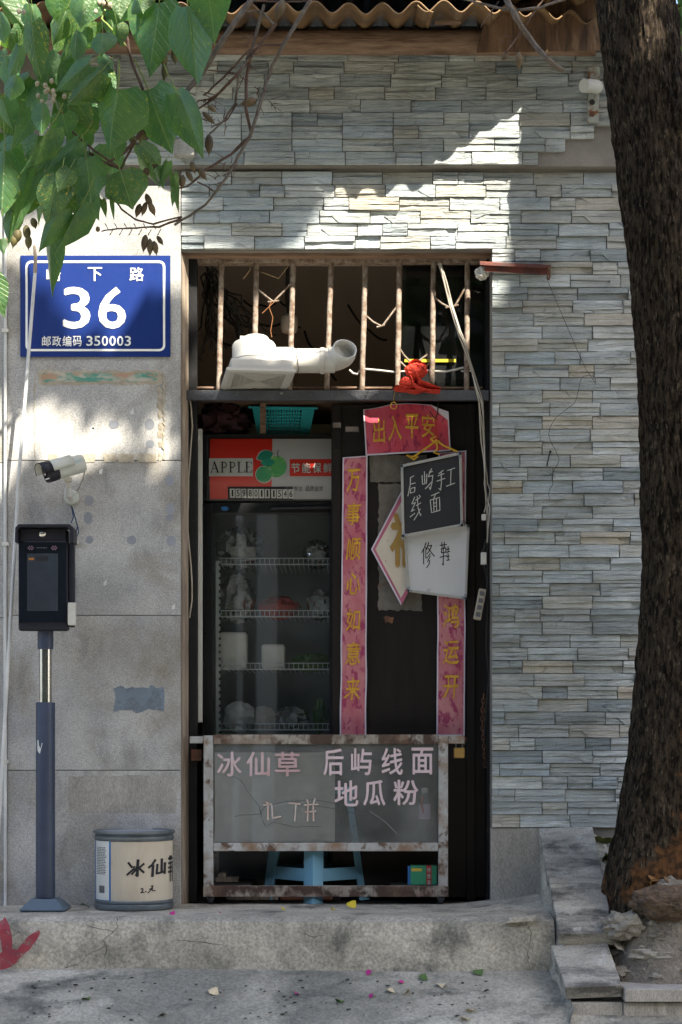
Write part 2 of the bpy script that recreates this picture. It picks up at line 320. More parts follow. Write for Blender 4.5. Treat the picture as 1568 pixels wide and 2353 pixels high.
MT['couplet_red'] = mat('red_paper', (.50,.03,.05), (.50,.09,.14), rough=.6, scale=5, bump=.05, stain=(.27,.02,.06), stscale=26, stlo=.54, sthi=.6, stretch=(1.6,1,.8))
MT['fade'] = mat('sun_faded_paper', (.56,.45,.42), (.53,.25,.28), rough=.6, scale=14, lo=.4, hi=.6, bump=.05)
MT['papercurl'] = mat('pale_paper_edge', (.58,.55,.62), (.50,.47,.55), rough=.6, bump=.05)
MT['gold'] = mat('gold_ink', (.66,.38,.04), (.50,.23,.02), rough=.45, scale=30, bump=.05, spec=.5)
MT['diamond'] = mat('speckled_festive_paper', (.56,.51,.42), (.52,.45,.36), rough=.6, scale=10, bump=.05, stain=(.26,.09,.035), stscale=60, stlo=.63, sthi=.67)
MT['diamond_pink'] = mat('pink_paper_edge', (.52,.14,.22), rough=.6, bump=.03)
MT['gold_flat'] = mat('dull_gold_ink', (.40,.24,.06), rough=.55, bump=.03)
MT['residue'] = mat('torn_grey_paper', (.15,.135,.115), (.10,.088,.072), rough=.9, scale=20, bump=.2, stain=(.10,.045,.02), stscale=9, stlo=.6, sthi=.72)
MT['alu'] = mat('aluminium_frame', (.46,.45,.42), (.40,.39,.36), rough=.4, metal=.35, bump=.08)
MT['alu_corner'] = mat('grey_plastic_corner', (.30,.32,.34), rough=.45, bump=.05)
MT['slate'] = mat('blackboard', (.016,.017,.021), (.026,.026,.03), rough=.6, scale=7, bump=.05)
MT['chalk'] = mat('chalk', (.62,.62,.58), (.42,.42,.40), rough=.9, scale=120, bump=0)
MT['wboard'] = mat('used_whiteboard', (.55,.555,.56), (.49,.495,.50), rough=.4, scale=3, bump=.03, stain=(.36,.35,.33), stscale=9, stlo=.66, sthi=.72)
MT['cable'] = mat('grey_cable', (.40,.36,.29), (.30,.26,.21), rough=.6, scale=30, bump=.05)
MT['cable_dark'] = mat('dark_cable', (.025,.023,.02), rough=.6, bump=.05)
MT['cable_yellow'] = mat('tan_wire', (.36,.25,.12), rough=.6, bump=0)
MT['copper'] = mat('copper_wire', (.30,.13,.05), rough=.5, bump=0)
MT['strip'] = mat('grubby_power_strip', (.40,.36,.28), (.28,.25,.19), rough=.6, scale=18, bump=.1)
MT['rope_yellow'] = mat('yellow_ribbon', (.58,.33,.02), rough=.6, bump=.1)
MT['rope_red'] = mat('red_cord', (.48,.04,.02), rough=.7, bump=.1)
MT['bark'] = mat('dark_bark', (.058,.043,.029), (.009,.007,.005), rough=.95, scale=60, lo=.42, hi=.58, stretch=(1.3,1.3,.42), bump=1, bscale=70, bdist=.035, stain=(.115,.092,.062), stscale=70, stlo=.57, sthi=.64, spec=.12)
MT['bark_orange'] = mat('flaked_orange_bark', (.22,.095,.03), (.06,.035,.02), rough=.95, scale=10, lo=.45, hi=.62, bump=1, bscale=26, bdist=.03, spec=.15)
def add_flake(m):      # orange flaked bark where the trunk has shed its outer layer
    t = m.node_tree; N = t.nodes; Lk = t.links; b = N['Principled BSDF']; src = b.inputs['Base Color'].links[0].from_socket
    at = N.new('ShaderNodeAttribute'); at.attribute_name = 'flake'; tc = N.new('ShaderNodeTexCoord'); n = N.new('ShaderNodeTexNoise'); n.inputs['Scale'].default_value = 17; n.inputs['Detail'].default_value = 9
    Lk.new(tc.outputs['Object'], n.inputs['Vector']); ad = N.new('ShaderNodeMath'); ad.operation = 'ADD'; Lk.new(at.outputs['Fac'], ad.inputs[0]); Lk.new(n.outputs[0], ad.inputs[1])
    r = N.new('ShaderNodeMapRange'); r.inputs[1].default_value = 1.02; r.inputs[2].default_value = 1.12; Lk.new(ad.outputs[0], r.inputs[0])
    n2 = N.new('ShaderNodeTexNoise'); n2.inputs['Scale'].default_value = 45; n2.inputs['Detail'].default_value = 8; Lk.new(tc.outputs['Object'], n2.inputs['Vector'])
    c2 = N.new('ShaderNodeMix'); c2.data_type = 'RGBA'; c2.inputs[6].default_value = (.055,.032,.017,1); c2.inputs[7].default_value = (.14,.066,.028,1)
    r2 = N.new('ShaderNodeMapRange'); r2.inputs[1].default_value = .4; r2.inputs[2].default_value = .6; Lk.new(n2.outputs[0], r2.inputs[0]); Lk.new(r2.outputs[0], c2.inputs[0])
    x = N.new('ShaderNodeMix'); x.data_type = 'RGBA'; Lk.new(r.outputs[0], x.inputs[0]); Lk.new(src, x.inputs[6]); Lk.new(c2.outputs[2], x.inputs[7]); Lk.new(x.outputs[2], b.inputs['Base Color'])
add_flake(MT['bark'])
MT['twig'] = mat('grey_twig', (.15,.125,.10), (.075,.058,.046), rough=.85, scale=40, bump=.4, bscale=90)
MT['twig_brown'] = mat('brown_twig', (.12,.07,.045), (.06,.035,.025), rough=.8, scale=40, bump=.3, bscale=90)
MT['petiole'] = mat('green_petiole', (.20,.26,.06), (.13,.17,.045), rough=.6, bump=0)
MT['pod'] = mat('brown_seed_pod', (.13,.092,.045), (.06,.04,.02), rough=.7, scale=14, bump=.3, bscale=60, rand=.3)
MT['pod_green'] = mat('olive_seed_pod', (.13,.115,.035), (.085,.07,.03), rough=.6, scale=14, bump=.2, rand=.2)
MT['bud'] = mat('felted_bud', (.46,.40,.29), (.36,.30,.20), rough=.9, bump=.3, bscale=200)
MT['leaf'] = leafmat('heart_leaf', (.120,.215,.062), (.064,.150,.064), spot=(.26,.31,.05), spotlo=.60)
MT['leaf_b'] = leafmat('old_heart_leaf', (.105,.190,.050), (.062,.130,.048), spot=(.36,.31,.05), spotlo=.57)
MT['crown'] = leafmat('crown_leaf', (.050,.10,.028), (.030,.07,.022), transl=.25)
MT['dryleaf'] = leafmat('dry_leaf', (.30,.13,.03), (.17,.09,.03), transl=.15, rough=.8)
MT['greyleaf'] = leafmat('withered_leaf', (.12,.11,.04), (.07,.075,.03), transl=.15, rough=.7)
MT['petal'] = mat('magenta_petal', (.42,.02,.19), rough=.7, bump=0, rand=.3)
MT['palepetal'] = mat('pale_petal', (.52,.44,.30), rough=.7, bump=0, rand=.2)
MT['yellow'] = mat('yellow_scrap', (.58,.46,.02), rough=.6, bump=0)
MT['brick'] = mat('old_red_brick', (.24,.085,.045), (.13,.05,.03), rough=.9, scale=12, bump=.4)
MT['rock'] = mat('grey_rock', (.30,.28,.235), (.17,.155,.13), rough=.9, scale=7, bump=.8, bscale=25, bdist=.02, speck=.2, sscale=90)
MT['root'] = mat('brown_root', (.17,.115,.072), (.06,.042,.03), rough=.95, scale=14, bump=1, bscale=30, bdist=.03, stain=(.045,.038,.032), stscale=9, stlo=.54, sthi=.62, detail=10)
MT['spray'] = mat('red_spray_paint', (.27,.035,.05), (.19,.03,.045), rough=.8, scale=14, bump=.1, anoise=(30,.26,.50))
MT['greypaint'] = mat('grey_touch_up_paint', (.27,.285,.31), rough=.7, bump=.05)
MT['bluegreypaint'] = mat('blue_grey_touch_up_paint', (.18,.225,.27), rough=.75, bump=.05, anoise=(16,.28,.52))
MT['mortar'] = mat('crumbly_mortar', (.40,.36,.28), (.28,.24,.18), rough=.95, scale=20, bump=.7, bscale=70, bdist=.006)
MT['mosaic'] = mat('worn_green_mosaic', (.07,.24,.18), (.38,.36,.29), rough=.7, scale=16, lo=.42, hi=.55, stretch=(1,1,3), bump=.4, bscale=60, stain=(.36,.23,.15), stscale=11, stlo=.52, sthi=.6)
MT['boxgreen'] = mat('green_carton', (.035,.27,.14), rough=.5, bump=.05)
MT['boxred'] = mat('red_carton', (.42,.03,.03), rough=.5, bump=.05)
MT['boxyellow'] = mat('yellow_carton', (.55,.40,.05), rough=.5, bump=.05)
MT['bottle'] = glass('clear_bottle', haze=.25, hazecol=(.25,.3,.36), ior=1.4, tint=(.7,.76,.82))
MT['purple'] = mat('purple_label', (.45,.28,.55), (.55,.5,.6), rough=.5, bump=0)
# ---------------------------------------------------------------- lettering
def glyphs(body, bold=0.0):
    cu = bpy.data.curves.new('lettering', 'FONT'); cu.body = body; cu.size = 1; cu.offset = bold; cu.resolution_u = 3
    o = bpy.data.objects.new('lettering', cu); COL.objects.link(o)
    dg = bpy.context.evaluated_depsgraph_get(); me = o.evaluated_get(dg).to_mesh()
    vs = [(v.co.x, v.co.y) for v in me.vertices]; fs = [tuple(p.vertices) for p in me.polygons]
    o.evaluated_get(dg).to_mesh_clear(); bpy.data.objects.remove(o); bpy.data.curves.remove(cu)
    return vs, fs
def put_text(mb, body, rect, to, bold=0.0, mi=0, shear=0.0, wob=0.0):   # rect = (left, right, top, bottom) in layout units; to(px, py) -> 3D
    vs, fs = glyphs(body, 0)
    xs = [v[0] for v in vs]; ys = [v[1] for v in vs]; a, b, c, d = min(xs), max(xs), min(ys), max(ys)
    l, r, t, bt = rect; e = bold * .75
    sh = [(0,0)] if not bold else [(0,0),(-e,0),(e,0),(0,-e*.8),(0,e*.8)]
    for k, (sx, sy) in enumerate(sh):          # heavier weight: the outline struck five times
        out = []
        for x, y in vs:
            u = (x + sx - a + e) / (b - a + 2*e); v = (y + sy - c + e) / (d - c + 2*e)
            px = l + (r - l) * u + shear * (v - .5) * (r - l); py = bt + (t - bt) * v
            if wob: px += wob * mnoise.noise(Vector((u*3, v*3, len(body)+rect[0]))); py += wob * mnoise.noise(Vector((u*3+9, v*3, rect[2])))
            q = Vector(to(px, py)); q.y -= .00022 * k; out.append(q)
        mb.add(out, fs, mi)
def letter(ch, rect, to, m_, parent, bold=0.0, shear=0.0, wob=0.0, name='character'):
    mb_ = MB(); put_text(mb_, ch, rect, to, bold, 0, shear, wob); return mb_.build(name, m_, parent)
def plane_to(y): return lambda px, py: P(px, py, y)

# ---------------------------------------------------------------- the setting: street, step, room
def gz(x, y):        # a short ramp falls from the step to the level street
    return -0.18 - 0.43 * min(1.45, max(0, -0.57 - y))
mb = MB()
ys = [-0.5 - .06*i for i in range(30)] + [-2.4, -3, -4, -6, -9, -12, -40, -400]
xs = [-400, -40, -6] + [-2.4 + .08*i for i in range(61)] + [6, 40, 400]
vs = []
for y in ys:
    for x in xs:
        z = gz(x, y)
        if abs(x) < 3 and y > -3: z += .006 * mnoise.noise(Vector((x*2.2, y*2.2, 1))) + .002 * mnoise.noise(Vector((x*11, y*11, 4)))
        vs.append((x, y, z))
n = len(xs)
mb.add(vs, [(j*n+i, j*n+i+1, (j+1)*n+i+1, (j+1)*n+i) for j in range(len(ys)-1) for i in range(n-1)])
g = mb.build('street', MT['ground'], smooth=True); tag(g, 'grey stained concrete street sloping down from the shop step', kind='structure')

STEP_R = .778
mb = MB()
nu, nv = 110, 22
def stepf(u, v):     # profile: tread from the wall to the nosing, rounded, then the riser
    x = -2.6 + (STEP_R + 2.6) * u
    s = v * (.62 + .22)
    if s < .58: y, z = .06 - s, 0.0
    elif s < .64: q = (s - .58) / .06 * math.pi / 2; y, z = -.52 - .045 * math.sin(q), -.045 * (1 - math.cos(q))
    else: y, z = -.565 - .012 * (s - .64) / .2, -.045 - (s - .64) / .2 * .20
    edge = max(0, min(1, (s - .45) / .15))
    nn = mnoise.noise(Vector((x*1.7, s*3, 2))) * .008 + mnoise.noise(Vector((x*7, s*9, 5))) * .004 + mnoise.noise(Vector((x*23, s*25, 5))) * .002
    bulge = .03 * math.exp(-((x - .25) / .45) ** 2)
    rise = .045 * max(0, (x - .42) / .33) ** 1.6 * max(0, 1 - s / .55)
    return (x, y - (nn + bulge * .6) * edge, z + nn * (.35 if s < .58 else .3) + rise)
mb.grid(stepf, nu, nv)
mb.add([stepf(1, i / nv) for i in range(nv+1)] + [(STEP_R, .06, -.3), (STEP_R, -.58, -.3)], [tuple(list(range(nv+1)) + [nv+2, nv+1])])
step = mb.build('step', MT['concrete'], smooth=True); tag(step, 'worn concrete door step with a cracked rounded nosing', kind='structure')
# loose sliver of tile at the right end of the step, cracks and the red spray mark
c = MB(); y0 = -.60
c.hexa([P(1163,2122,y0), P(1225,2117,y0), P(1232,2106,y0), P(1170,2111,y0)], [P(1163,2116,y0+.06), P(1228,2110,y0+.06), P(1232,2102,y0+.06), P(1168,2106,y0+.06)])
c.build('loose_sliver', MT['concrete'], step, bevel=.002)
def riser_y(x): return -.597 - .018 * math.exp(-((x - .25) / .45) ** 2)
c = MB()
for pts in ([(242,2226),(241,2200),(245,2180),(238,2160),(262,2140),(270,2128),(268,2108)], [(238,2178),(205,2192),(180,2215),(150,2224)], [(262,2140),(230,2134),(205,2128)],
            [(1216,2128),(1222,2150),(1212,2190),(1218,2222)], [(400,2160),(450,2164),(520,2172)], [(700,2145),(720,2153),(745,2150)]):
    q = []
    for (a, b), (a2, b2) in zip(pts, pts[1:]):
        for k in range(4): q.append((a + (a2-a)*k/4 + R.uniform(-2,2), b + (b2-b)*k/4 + R.uniform(-1.5,1.5)))
    q.append(pts[-1])
    MB().tube([P(a, b, riser_y(X(a, -.59)) - .004) for a, b in q], [.0005 + .0011*R.random() for _ in q], 5).build('crack', MT['crackdark'], step)
c = MB()
def blobline(cx_, cy_, ang, ln, wd, k):
    out = []
    for i in range(28):
        q = 2*math.pi*i/28; a = math.cos(q)*ln*(1+.12*mnoise.noise(Vector((k,i*.5,0)))); b = math.sin(q)*wd*(1+.25*mnoise.noise(Vector((k,i*.6,3))))
        out.append((cx_ + a*math.cos(ang) - b*math.sin(ang), cy_ + a*math.sin(ang) + b*math.cos(ang)))
    return out
for i, a in enumerate((blobline(14,2155,1.45,46,14,1), blobline(62,2172,-.85,44,11,2), blobline(16,2204,-.5,34,20,3))):
    yy = -.622 - .0015*i
    c.add([P(px, py, yy + .02*max(0,(2132-py)/20)) for px, py in a], [tuple(range(28))])
c.build('spray_mark', MT['spray'], step)

# room behind the door
def struct(mb, name, m, label=None, **k):
    o = mb.build(name, m, **k); return tag(o, label, kind='structure')
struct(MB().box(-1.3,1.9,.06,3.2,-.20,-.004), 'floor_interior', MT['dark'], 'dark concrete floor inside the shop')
struct(MB().box(-1.3,.30,1.25,1.33,1.2,3.19), 'wall_interior_partition', MT['plaster'], 'dim beige partition wall behind the left grille bars')
struct(MB().box(-1.3,1.9,3.2,3.3,-.2,3.2), 'wall_interior_back', MT['plaster'], 'dim beige back wall inside the shop')
struct(MB().box(-1.4,-1.3,.24,3.3,-.2,3.2), 'wall_interior_left', MT['plaster'], 'dim beige side wall inside the shop')
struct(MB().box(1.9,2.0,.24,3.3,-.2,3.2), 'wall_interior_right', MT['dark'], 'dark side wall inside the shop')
struct(MB().box(-1.4,2.0,.24,3.3,3.2,3.3), 'ceiling_interior', MT['plaster'], 'dim ceiling inside the shop')

# ---------------------------------------------------------------- stone-clad facade
DL, DR, DT = X(417), X(1130), Z(577)
ZL = Z(390)
lower = thing('stone_clad_wall', 'pale grey ledger-stone wall around the doorway, right of the granite pier', 'wall', (X(1300), .1, 0))
b = MB()
b.box(DR, 2.2, 0, .24, -.3, ZL - .001)                       # right of the door
b.box(-2.6, DL, .012, .24, -.3, ZL - .001)                   # behind the granite pier
b.box(DL + .0005, DR - .0005, 0, .24, DT, ZL - .001)         # lintel
b.build('wall_core', MT['render'], lower)
upper = thing('upper_wall', 'upper course of ledger stone stepping out above the lintel under the eave', 'wall', (X(900), .1, ZL))
b = MB().box(-2.6, 2.2, -.045, .24, ZL, Z(70)); b.build('wall_core', MT['render'], upper)

def tile_mesh(wd, ht, seed):
    r = random.Random(seed); m = MB(); g = .0008
    nst = r.choice([2,2,2,2,2,3]); cuts = sorted([0, 1] + [(k+1)/nst + r.uniform(-.09,.09) for k in range(nst-1)])
    tilt = [0] + [r.uniform(-.004,.004) for _ in range(nst-1)] + [0]
    base = r.uniform(.011, .017)
    for i in range(nst):
        z0, z1 = cuts[i]*ht, cuts[i+1]*ht
        xs_ = [0] + ([wd * r.uniform(.2,.8)] if r.random() < .5 and wd > .08 else []) + [wd]
        d0 = base + r.uniform(-.007,.007); sl = r.uniform(-.05,.05)
        for j in range(len(xs_)-1):
            xa, xb = xs_[j], xs_[j+1]; d = d0 + (r.uniform(-.005,.004) if j else 0)
            sa = sl if xa > 0 else 0; sb = sl if xb < wd else 0
            q = [(xa - sa*.5, z0 + tilt[i]*(xa/wd-.5)), (xb - sb*.5, z0 + tilt[i]*(xb/wd-.5)), (xb + sb*.5, z1 + tilt[i+1]*(xb/wd-.5)), (xa + sa*.5, z1 + tilt[i+1]*(xa/wd-.5))]
            q = [(min(max(x, g), wd-g), min(max(z, g), ht-g)) for x, z in q]
            nx, nz_ = (4 if xb - xa > .07 else 2), 2
            tx, tz = r.uniform(-.02,.02), r.uniform(-.16,.10)
            sd = r.uniform(0, 99)
            def dep(u, v):
                xx = xa + (xb-xa)*u; zz = z0 + (z1-z0)*v
                return d + tx*(u-.5)*(xb-xa) + tz*(v-.5)*(z1-z0) + .0034*mnoise.noise(Vector((xx*26, zz*70, sd))) + .002*mnoise.noise(Vector((xx*80, zz*120, sd+5)))
            vv, n1 = [], nx+1
            for jv in range(nz_+1):
                for iu in range(nx+1):
                    u, v = iu/nx, jv/nz_; e = .0014
                    pa_ = (q[0][0]*(1-u)+q[1][0]*u, q[0][1]*(1-u)+q[1][1]*u); pb_ = (q[3][0]*(1-u)+q[2][0]*u, q[3][1]*(1-u)+q[2][1]*u)
                    px_, pz_ = pa_[0]*(1-v)+pb_[0]*v, pa_[1]*(1-v)+pb_[1]*v
                    if iu == 0: px_ += e*r.random()
                    if iu == nx: px_ -= e*r.random()
                    if jv == 0: pz_ += e*r.random()
                    if jv == nz_: pz_ -= e*r.random()
                    vv.append((px_, -dep(u, v), pz_))
            ff = [(jv*n1+iu, jv*n1+iu+1, (jv+1)*n1+iu+1, (jv+1)*n1+iu) for jv in range(nz_) for iu in range(nx)]
            ring = list(range(n1)) + [jv*n1+nx for jv in range(1,nz_+1)] + [nz_*n1+iu for iu in range(nx-1,-1,-1)] + [jv*n1 for jv in range(nz_-1,0,-1)]
            k0 = len(vv); vv += [(vv[a_][0], .0, vv[a_][2]) for a_ in ring]; nr = len(ring)
            ff += [(ring[a_], k0+a_, k0+(a_+1)%nr, ring[(a_+1)%nr]) for a_ in range(nr)]
            m.add(vv, ff)
    return m
TW, TH = .1975, .0506
cache = {}
def lay_tile(parent, x, y, z, wd, ht=TH):
    key = (round(wd, 3), R.randrange(26) if abs(wd - TW) < .001 else R.randrange(3))
    if key not in cache:
        m = tile_mesh(key[0] if abs(wd-TW) > .001 else TW, ht, hash(key) % 9999 if False else int(key[0]*7919)*31 + key[1])
        me = bpy.data.meshes.new('stone_tile'); me.from_pydata(m.v, [], m.f); me.materials.append(MT['tile']); cache[key] = me
    o = bpy.data.objects.new('stone_tile', cache[key]); COL.objects.link(o); o.parent = parent
    o.location = Vector((x, y + R.uniform(-.0015,.0015), z)) - parent.location
    o.rotation_euler = (R.uniform(-.012,.012), R.uniform(-.0025,.0025), R.uniform(-.008,.008))
    return o
def course(parent, x0, x1, y, z, phase, x_end_fn=None):
    x = x0; wd = phase
    while x < x1 - .012:
        q = min(wd, x1 - x)
        if x1 - (x + q) < .02: q = x1 - x
        q = round(q, 3)
        lay_tile(parent, x, y, z, q); x += q; wd = TW if R.random() < .86 else .099
ph = [.1975, .11, .165, .05, .1975, .09, .14, .1975, .105, .03, .1975, .12, .18, .07]
# band over the lintel
k = 0; z = ZL - .012 - TH
while z > DT - .01:
    course(lower, DL + .001, 1.27, 0, z, ph[k % 14]); z -= TH; k += 1
zb = z + TH
# right of the door
z = zb - TH
while z > Z(1906):
    course(lower, DR + .0005, 1.27, 0, z, ph[(k*5+3) % 14]); z -= TH; k += 1
ZBASE = z + TH
# fascia, staggered where tiles are missing at the right end
k = 0; z = ZL + .003
while z < Z(125):
    end = X([1238, 1300, 1366, 1420, 1460, 1470, 1470, 1470, 1470, 1470, 1470][min(k, 10)] , -.06)
    course(upper, X(95), end, -.045, z, ph[(k*3+1) % 14]); z += TH; k += 1
# granite plinth under the stone, and a granite block end by the eave
b = MB().box(DR - .004, .98, -.012, .03, -.25, ZBASE - .002); b.build('plinth', MT['granite_light'], lower, bevel=.003)
b = MB().box(X(400,-.1), X(446,-.1), -.10, -.05, Z(356,-.1), Z(318,-.1)); b.build('granite_block', MT['granite'], upper, bevel=.003)

# granite pier on the left
pier = thing('granite_pier', 'grey speckled granite pier left of the doorway carrying the number plate', 'wall', (X(215), 0, 0))
GY = -.022
rows = [(430, 1060), (1060, 1415), (1415, 1770), (1770, 2092)]
for a, c_ in rows:
    MB().box(X(19), X(416.5), GY, .011, Z(c_) + .0012, Z(a) - .0012).build('granite_panel', MT['granite'], pier, bevel=.002)
    MB().box(-2.4, X(16.5), GY - .004, .011, Z(c_ + 6) + .0012, Z(a + 6) - .0012).build('granite_panel', MT['granite'], pier, bevel=.002)
MB().box(-2.4, X(416), -.002, .0105, -.2, Z(430)).build('joint_mortar', MT['mortar'], pier)
# old fixing scar: worn mosaic strip, grooves and mortar lumps
def decal(pts, y, name, m, parent, thick=.0016):
    c = MB(); q = [P(a, b_, y) for a, b_ in pts]; nn = len(q)
    c.add(q + [v + Vector((0, thick, 0)) for v in q], [tuple(range(nn))] + [(i, i+nn, (i+1) % nn + nn, (i+1) % nn) for i in range(nn)])
    return c.build(name, m, parent)
def rough_rect(l, r, t, bt, jit=2.0, step_=8):
    out = []
    for (a, b_), (c_, d) in (((l,t),(r,t)), ((r,t),(r,bt)), ((r,bt),(l,bt)), ((l,bt),(l,t))):
        nn = max(1, int(math.hypot(c_-a, d-b_) / step_))
        for i in range(nn): out.append((a + (c_-a)*i/nn + R.uniform(-jit,jit), b_ + (d-b_)*i/nn + R.uniform(-jit,jit)))
    return out
decal(rough_rect(96, 362, 857, 877, 1.6, 6), GY - .0018, 'mosaic_strip', MT['mosaic'], pier)
decal(rough_rect(88, 372, 852, 884, 2.4, 7), GY - .0008, 'mortar_edge', MT['mortar'], pier, .0006)
MB().tube([P(377 + R.uniform(-3,3), 860 + 7*i, GY - .001) for i in range(29)], [.002 + .004*R.random() for _ in range(29)], 6).build('mortar_ridge', MT['mortar'], pier)
for i in range(9): MB().blob(P(368 + R.uniform(-3,3), 870 + i*22 + R.uniform(-6,6), GY), .008 + .006*R.random(), .003, .010 + .012*R.random(), .4, 3, i, 10, 6).build('mortar_lump', MT['mortar'], pier)
MB().tube([P(80 + R.uniform(-1.5,1.5), 862 + 9*i, GY) for i in range(22)], [.001 + .0016*R.random() for _ in range(22)], 5).build('mortar_ridge', MT['mortar'], pier)
for i, (l, r) in enumerate(((112,132),(189,219),(238,268),(273,308),(315,360))):
    decal(rough_rect(l, r, 1043, 1062, 1.2, 6), GY - .002 - .0001*i, 'mortar_pad', MT['mortar'], pier)
def disc(cx_, cy_, rx, ry, k): return [(cx_ + rx*math.cos(t*.45)*(1+.12*mnoise.noise(Vector((k,t*.6,1)))), cy_ + ry*math.sin(t*.45)*(1+.12*mnoise.noise(Vector((k,t*.6,5))))) for t in range(14)]
for i, (a, b_, rx, ry) in enumerate(((262,975,12,10),(344,975,11,13),(345,1020,10,9),(391,1105,10,13),(205,1150,11,12),(203,1190,10,14),(206,1240,9,9),(303,1241,11,10),(394,1243,11,12),(392,1170,10,14),(389,1190,8,8))):
    decal(disc(a, b_, rx, ry, i), GY - .0012, 'paint_dab', MT['greypaint'], pier, .001)
decal(rough_rect(265, 376, 1578, 1634, 5, 12), GY - .001, 'paint_patch', MT['bluegreypaint'], pier, .0008)
decal(rough_rect(157, 406, 1782, 1868, 2.5, 14), GY - .001, 'paint_patch', MT['granite_light'], pier, .0008)
for a, b_ in ((228,1082),(238,1338),(395,1393),(300,945),(207,983)):
    decal([(a,b_),(a+8,b_-6),(a+7,b_+6),(a+1,b_+8)], GY - .001, 'paper_scrap', MT['paper'], pier, .0008)
MB().lathe([(.004,0),(.004,.002)], P(214,984,GY-.002), 'y', 10).build('drill_hole', MT['crackdark'], pier)
# ---------------------------------------------------------------- eave: corrugated sheets, log beam, plywood
roof = thing('eave_roof', 'brown corrugated eave roof on a log beam above the stone wall', 'roof', (0, -.1, Z(100)))
def sheet(x0, x1, k, up=0):
    m = MB(); nu = int((x1 - x0) / .0088); nv = 14; y_e = -.465 - .02*up; xk = .55 + .08*up; z_e = 3.352 + .07*up
    ph_ = R.uniform(-.8, .8); off = R.uniform(-.02, .02)
    def fn(u, v):
        x = x0 + (x1 - x0) * u
        yf = y_e + off + .035 * mnoise.noise(Vector((x*4, k, up))) + .012 * mnoise.noise(Vector((x*17, k, up)))
        if x > xk: yf = min(y_e + (x - xk) * .636, -.20)
        y = yf + (1.25 - yf) * v
        return (x, y, z_e + .004*k + (y - y_e) * .22 + .021 * math.sin(x / .124 * 2 * math.pi + .6 + ph_ + up*2) + .006 * mnoise.noise(Vector((x*3, y*3, k))))
    m.grid(fn, nu, nv)
    o = m.build('corrugated_sheet', MT['roofsheet'], roof, smooth=True)
    s = o.modifiers.new('thick', 'SOLIDIFY'); s.thickness = .005; s.offset = 1
for k, (a, c_) in enumerate(((-2.6,-1.55),(-1.6,-.62),(-.68,.34),(.28,1.22),(1.18,2.3))): sheet(a, c_, k % 2)
for k, (a, c_) in enumerate(((-2.6,-1.2),(-1.25,-.1),(-.15,.95),(.9,2.3))): sheet(a, c_, k % 2, 1)
m = MB(); pts = []; rs = []
for i in range(40):
    x = -2.6 + i * .092
    pts.append((x, -.12 + .01*mnoise.noise(Vector((x,0,0))), Z(98, -.12) + .012*mnoise.noise(Vector((x*1.5,3,0))))); rs.append(.046 + .006*mnoise.noise(Vector((x*3,7,0))))
m.tube(pts, rs, 18); m.build('log_beam', MT['wood_old'], roof, smooth=True)
m = MB(); y = -.2
m.hexa([P(1095,122,y), P(1400,116,y), P(1400,-40,y), P(1120,30,y)], [P(1095,118,y+.02), P(1400,112,y+.02), P(1400,-46,y+.02), P(1120,24,y+.02)])
m.build('plywood_board', MT['ply'], roof, bevel=.002)
m = MB()
for i in range(1): m.tube([P(1000+30*i, 52+6*i, -.30+.02*i), P(1060, 50, -.30)], .009, 7)
m.build('batten', MT['wood_old'], roof)
for i in range(9):
    x = -2.3 + i*.43
    MB().box(x, x+.06, .0, 1.2, 3.40, 3.42).build('rafter', MT['wood_old'], roof)

# wall bracket, upper right
br = thing('wall_bracket', 'rusty white steel bracket plate with a short pipe stub, high on the stone wall', 'bracket', P(1364, 281, -.075))
m = MB(); y = -.078
m.prism([(X(1350,y),Z(281,y)),(X(1376,y),Z(282,y)),(X(1379,y),Z(153,y)),(X(1353,y),Z(151,y))], y, y+.006); m.build('plate', mat('rusty_white_plate',(.36,.38,.33),(.27,.28,.25),rough=.7,scale=8,bump=.2,stain=(.20,.085,.03),stscale=20,stlo=.52,sthi=.6), br, bevel=.0015)
m = MB(); m.tube([P(1372,200,y-.004), P(1366,198,y-.03), P(1342,197,y-.07)], .026, 16); m.build('pipe_stub', MT['paper'], br, smooth=False)
for py, m_ in ((262, 'rust'), (215+20, 'crackdark')):
    MB().lathe([(.011,0),(.011,-.003),(.008,-.004)], P(1361, py, y-.0005), 'y', 14).build('bolt_hole', MT[m_], br)

# ---------------------------------------------------------------- door frame and window grille
fr = thing('door_frame', 'chipped black steel door frame with weathered wooden trim in the doorway', 'door frame', (X(440), .1, 0))
y = .085
MB().box(X(431,y), X(453,y), y, y+.045, 0.001, Z(583,y)).build('jamb_post', MT['black_paint'], fr, bevel=.002)
m = MB()
def trimf(u, v):
    z = .001 + (DT - .01) * v
    return (DL + .0005 + .022*u + .004*mnoise.noise(Vector((u*4, 0, z*6)))*(1 if 0 < u < 1 else 0), .004 + .07*u + .003*mnoise.noise(Vector((u*3,z*14,1))), z)
m.grid(trimf, 4, 120); m.build('wooden_trim', MT['wood_grey'], fr, smooth=False)
m = MB(); m.tube([P(436 + 5*math.sin(i*.7) + R.uniform(-2,2), 900 + 40*i, .07) for i in range(14)], .003, 6); m.build('wire', MT['cable'], fr)
MB().box(X(455,.16), X(465,.16), .16, .19, Z(1660,.16), Z(985,.16)).build('edge_strip', MT['white_pvc'], fr, bevel=.002)
m = MB().box(DR - .012, DR - .0005, .09, .2, 0.001, DT - .001); m.build('jamb_post', MT['black_paint'], fr)
MB().box(DL + .002, DR - .002, .03, .075, DT - .012, DT - .001).build('head_trim', MT['wood_old'], fr)
for py, a in ((1730, 470),):
    MB().box(X(440,.06), X(a-6,.06), .05, .085, Z(1748,.06), Z(1722,.06)).build('hinge', MT['rust'], fr, bevel=.002)

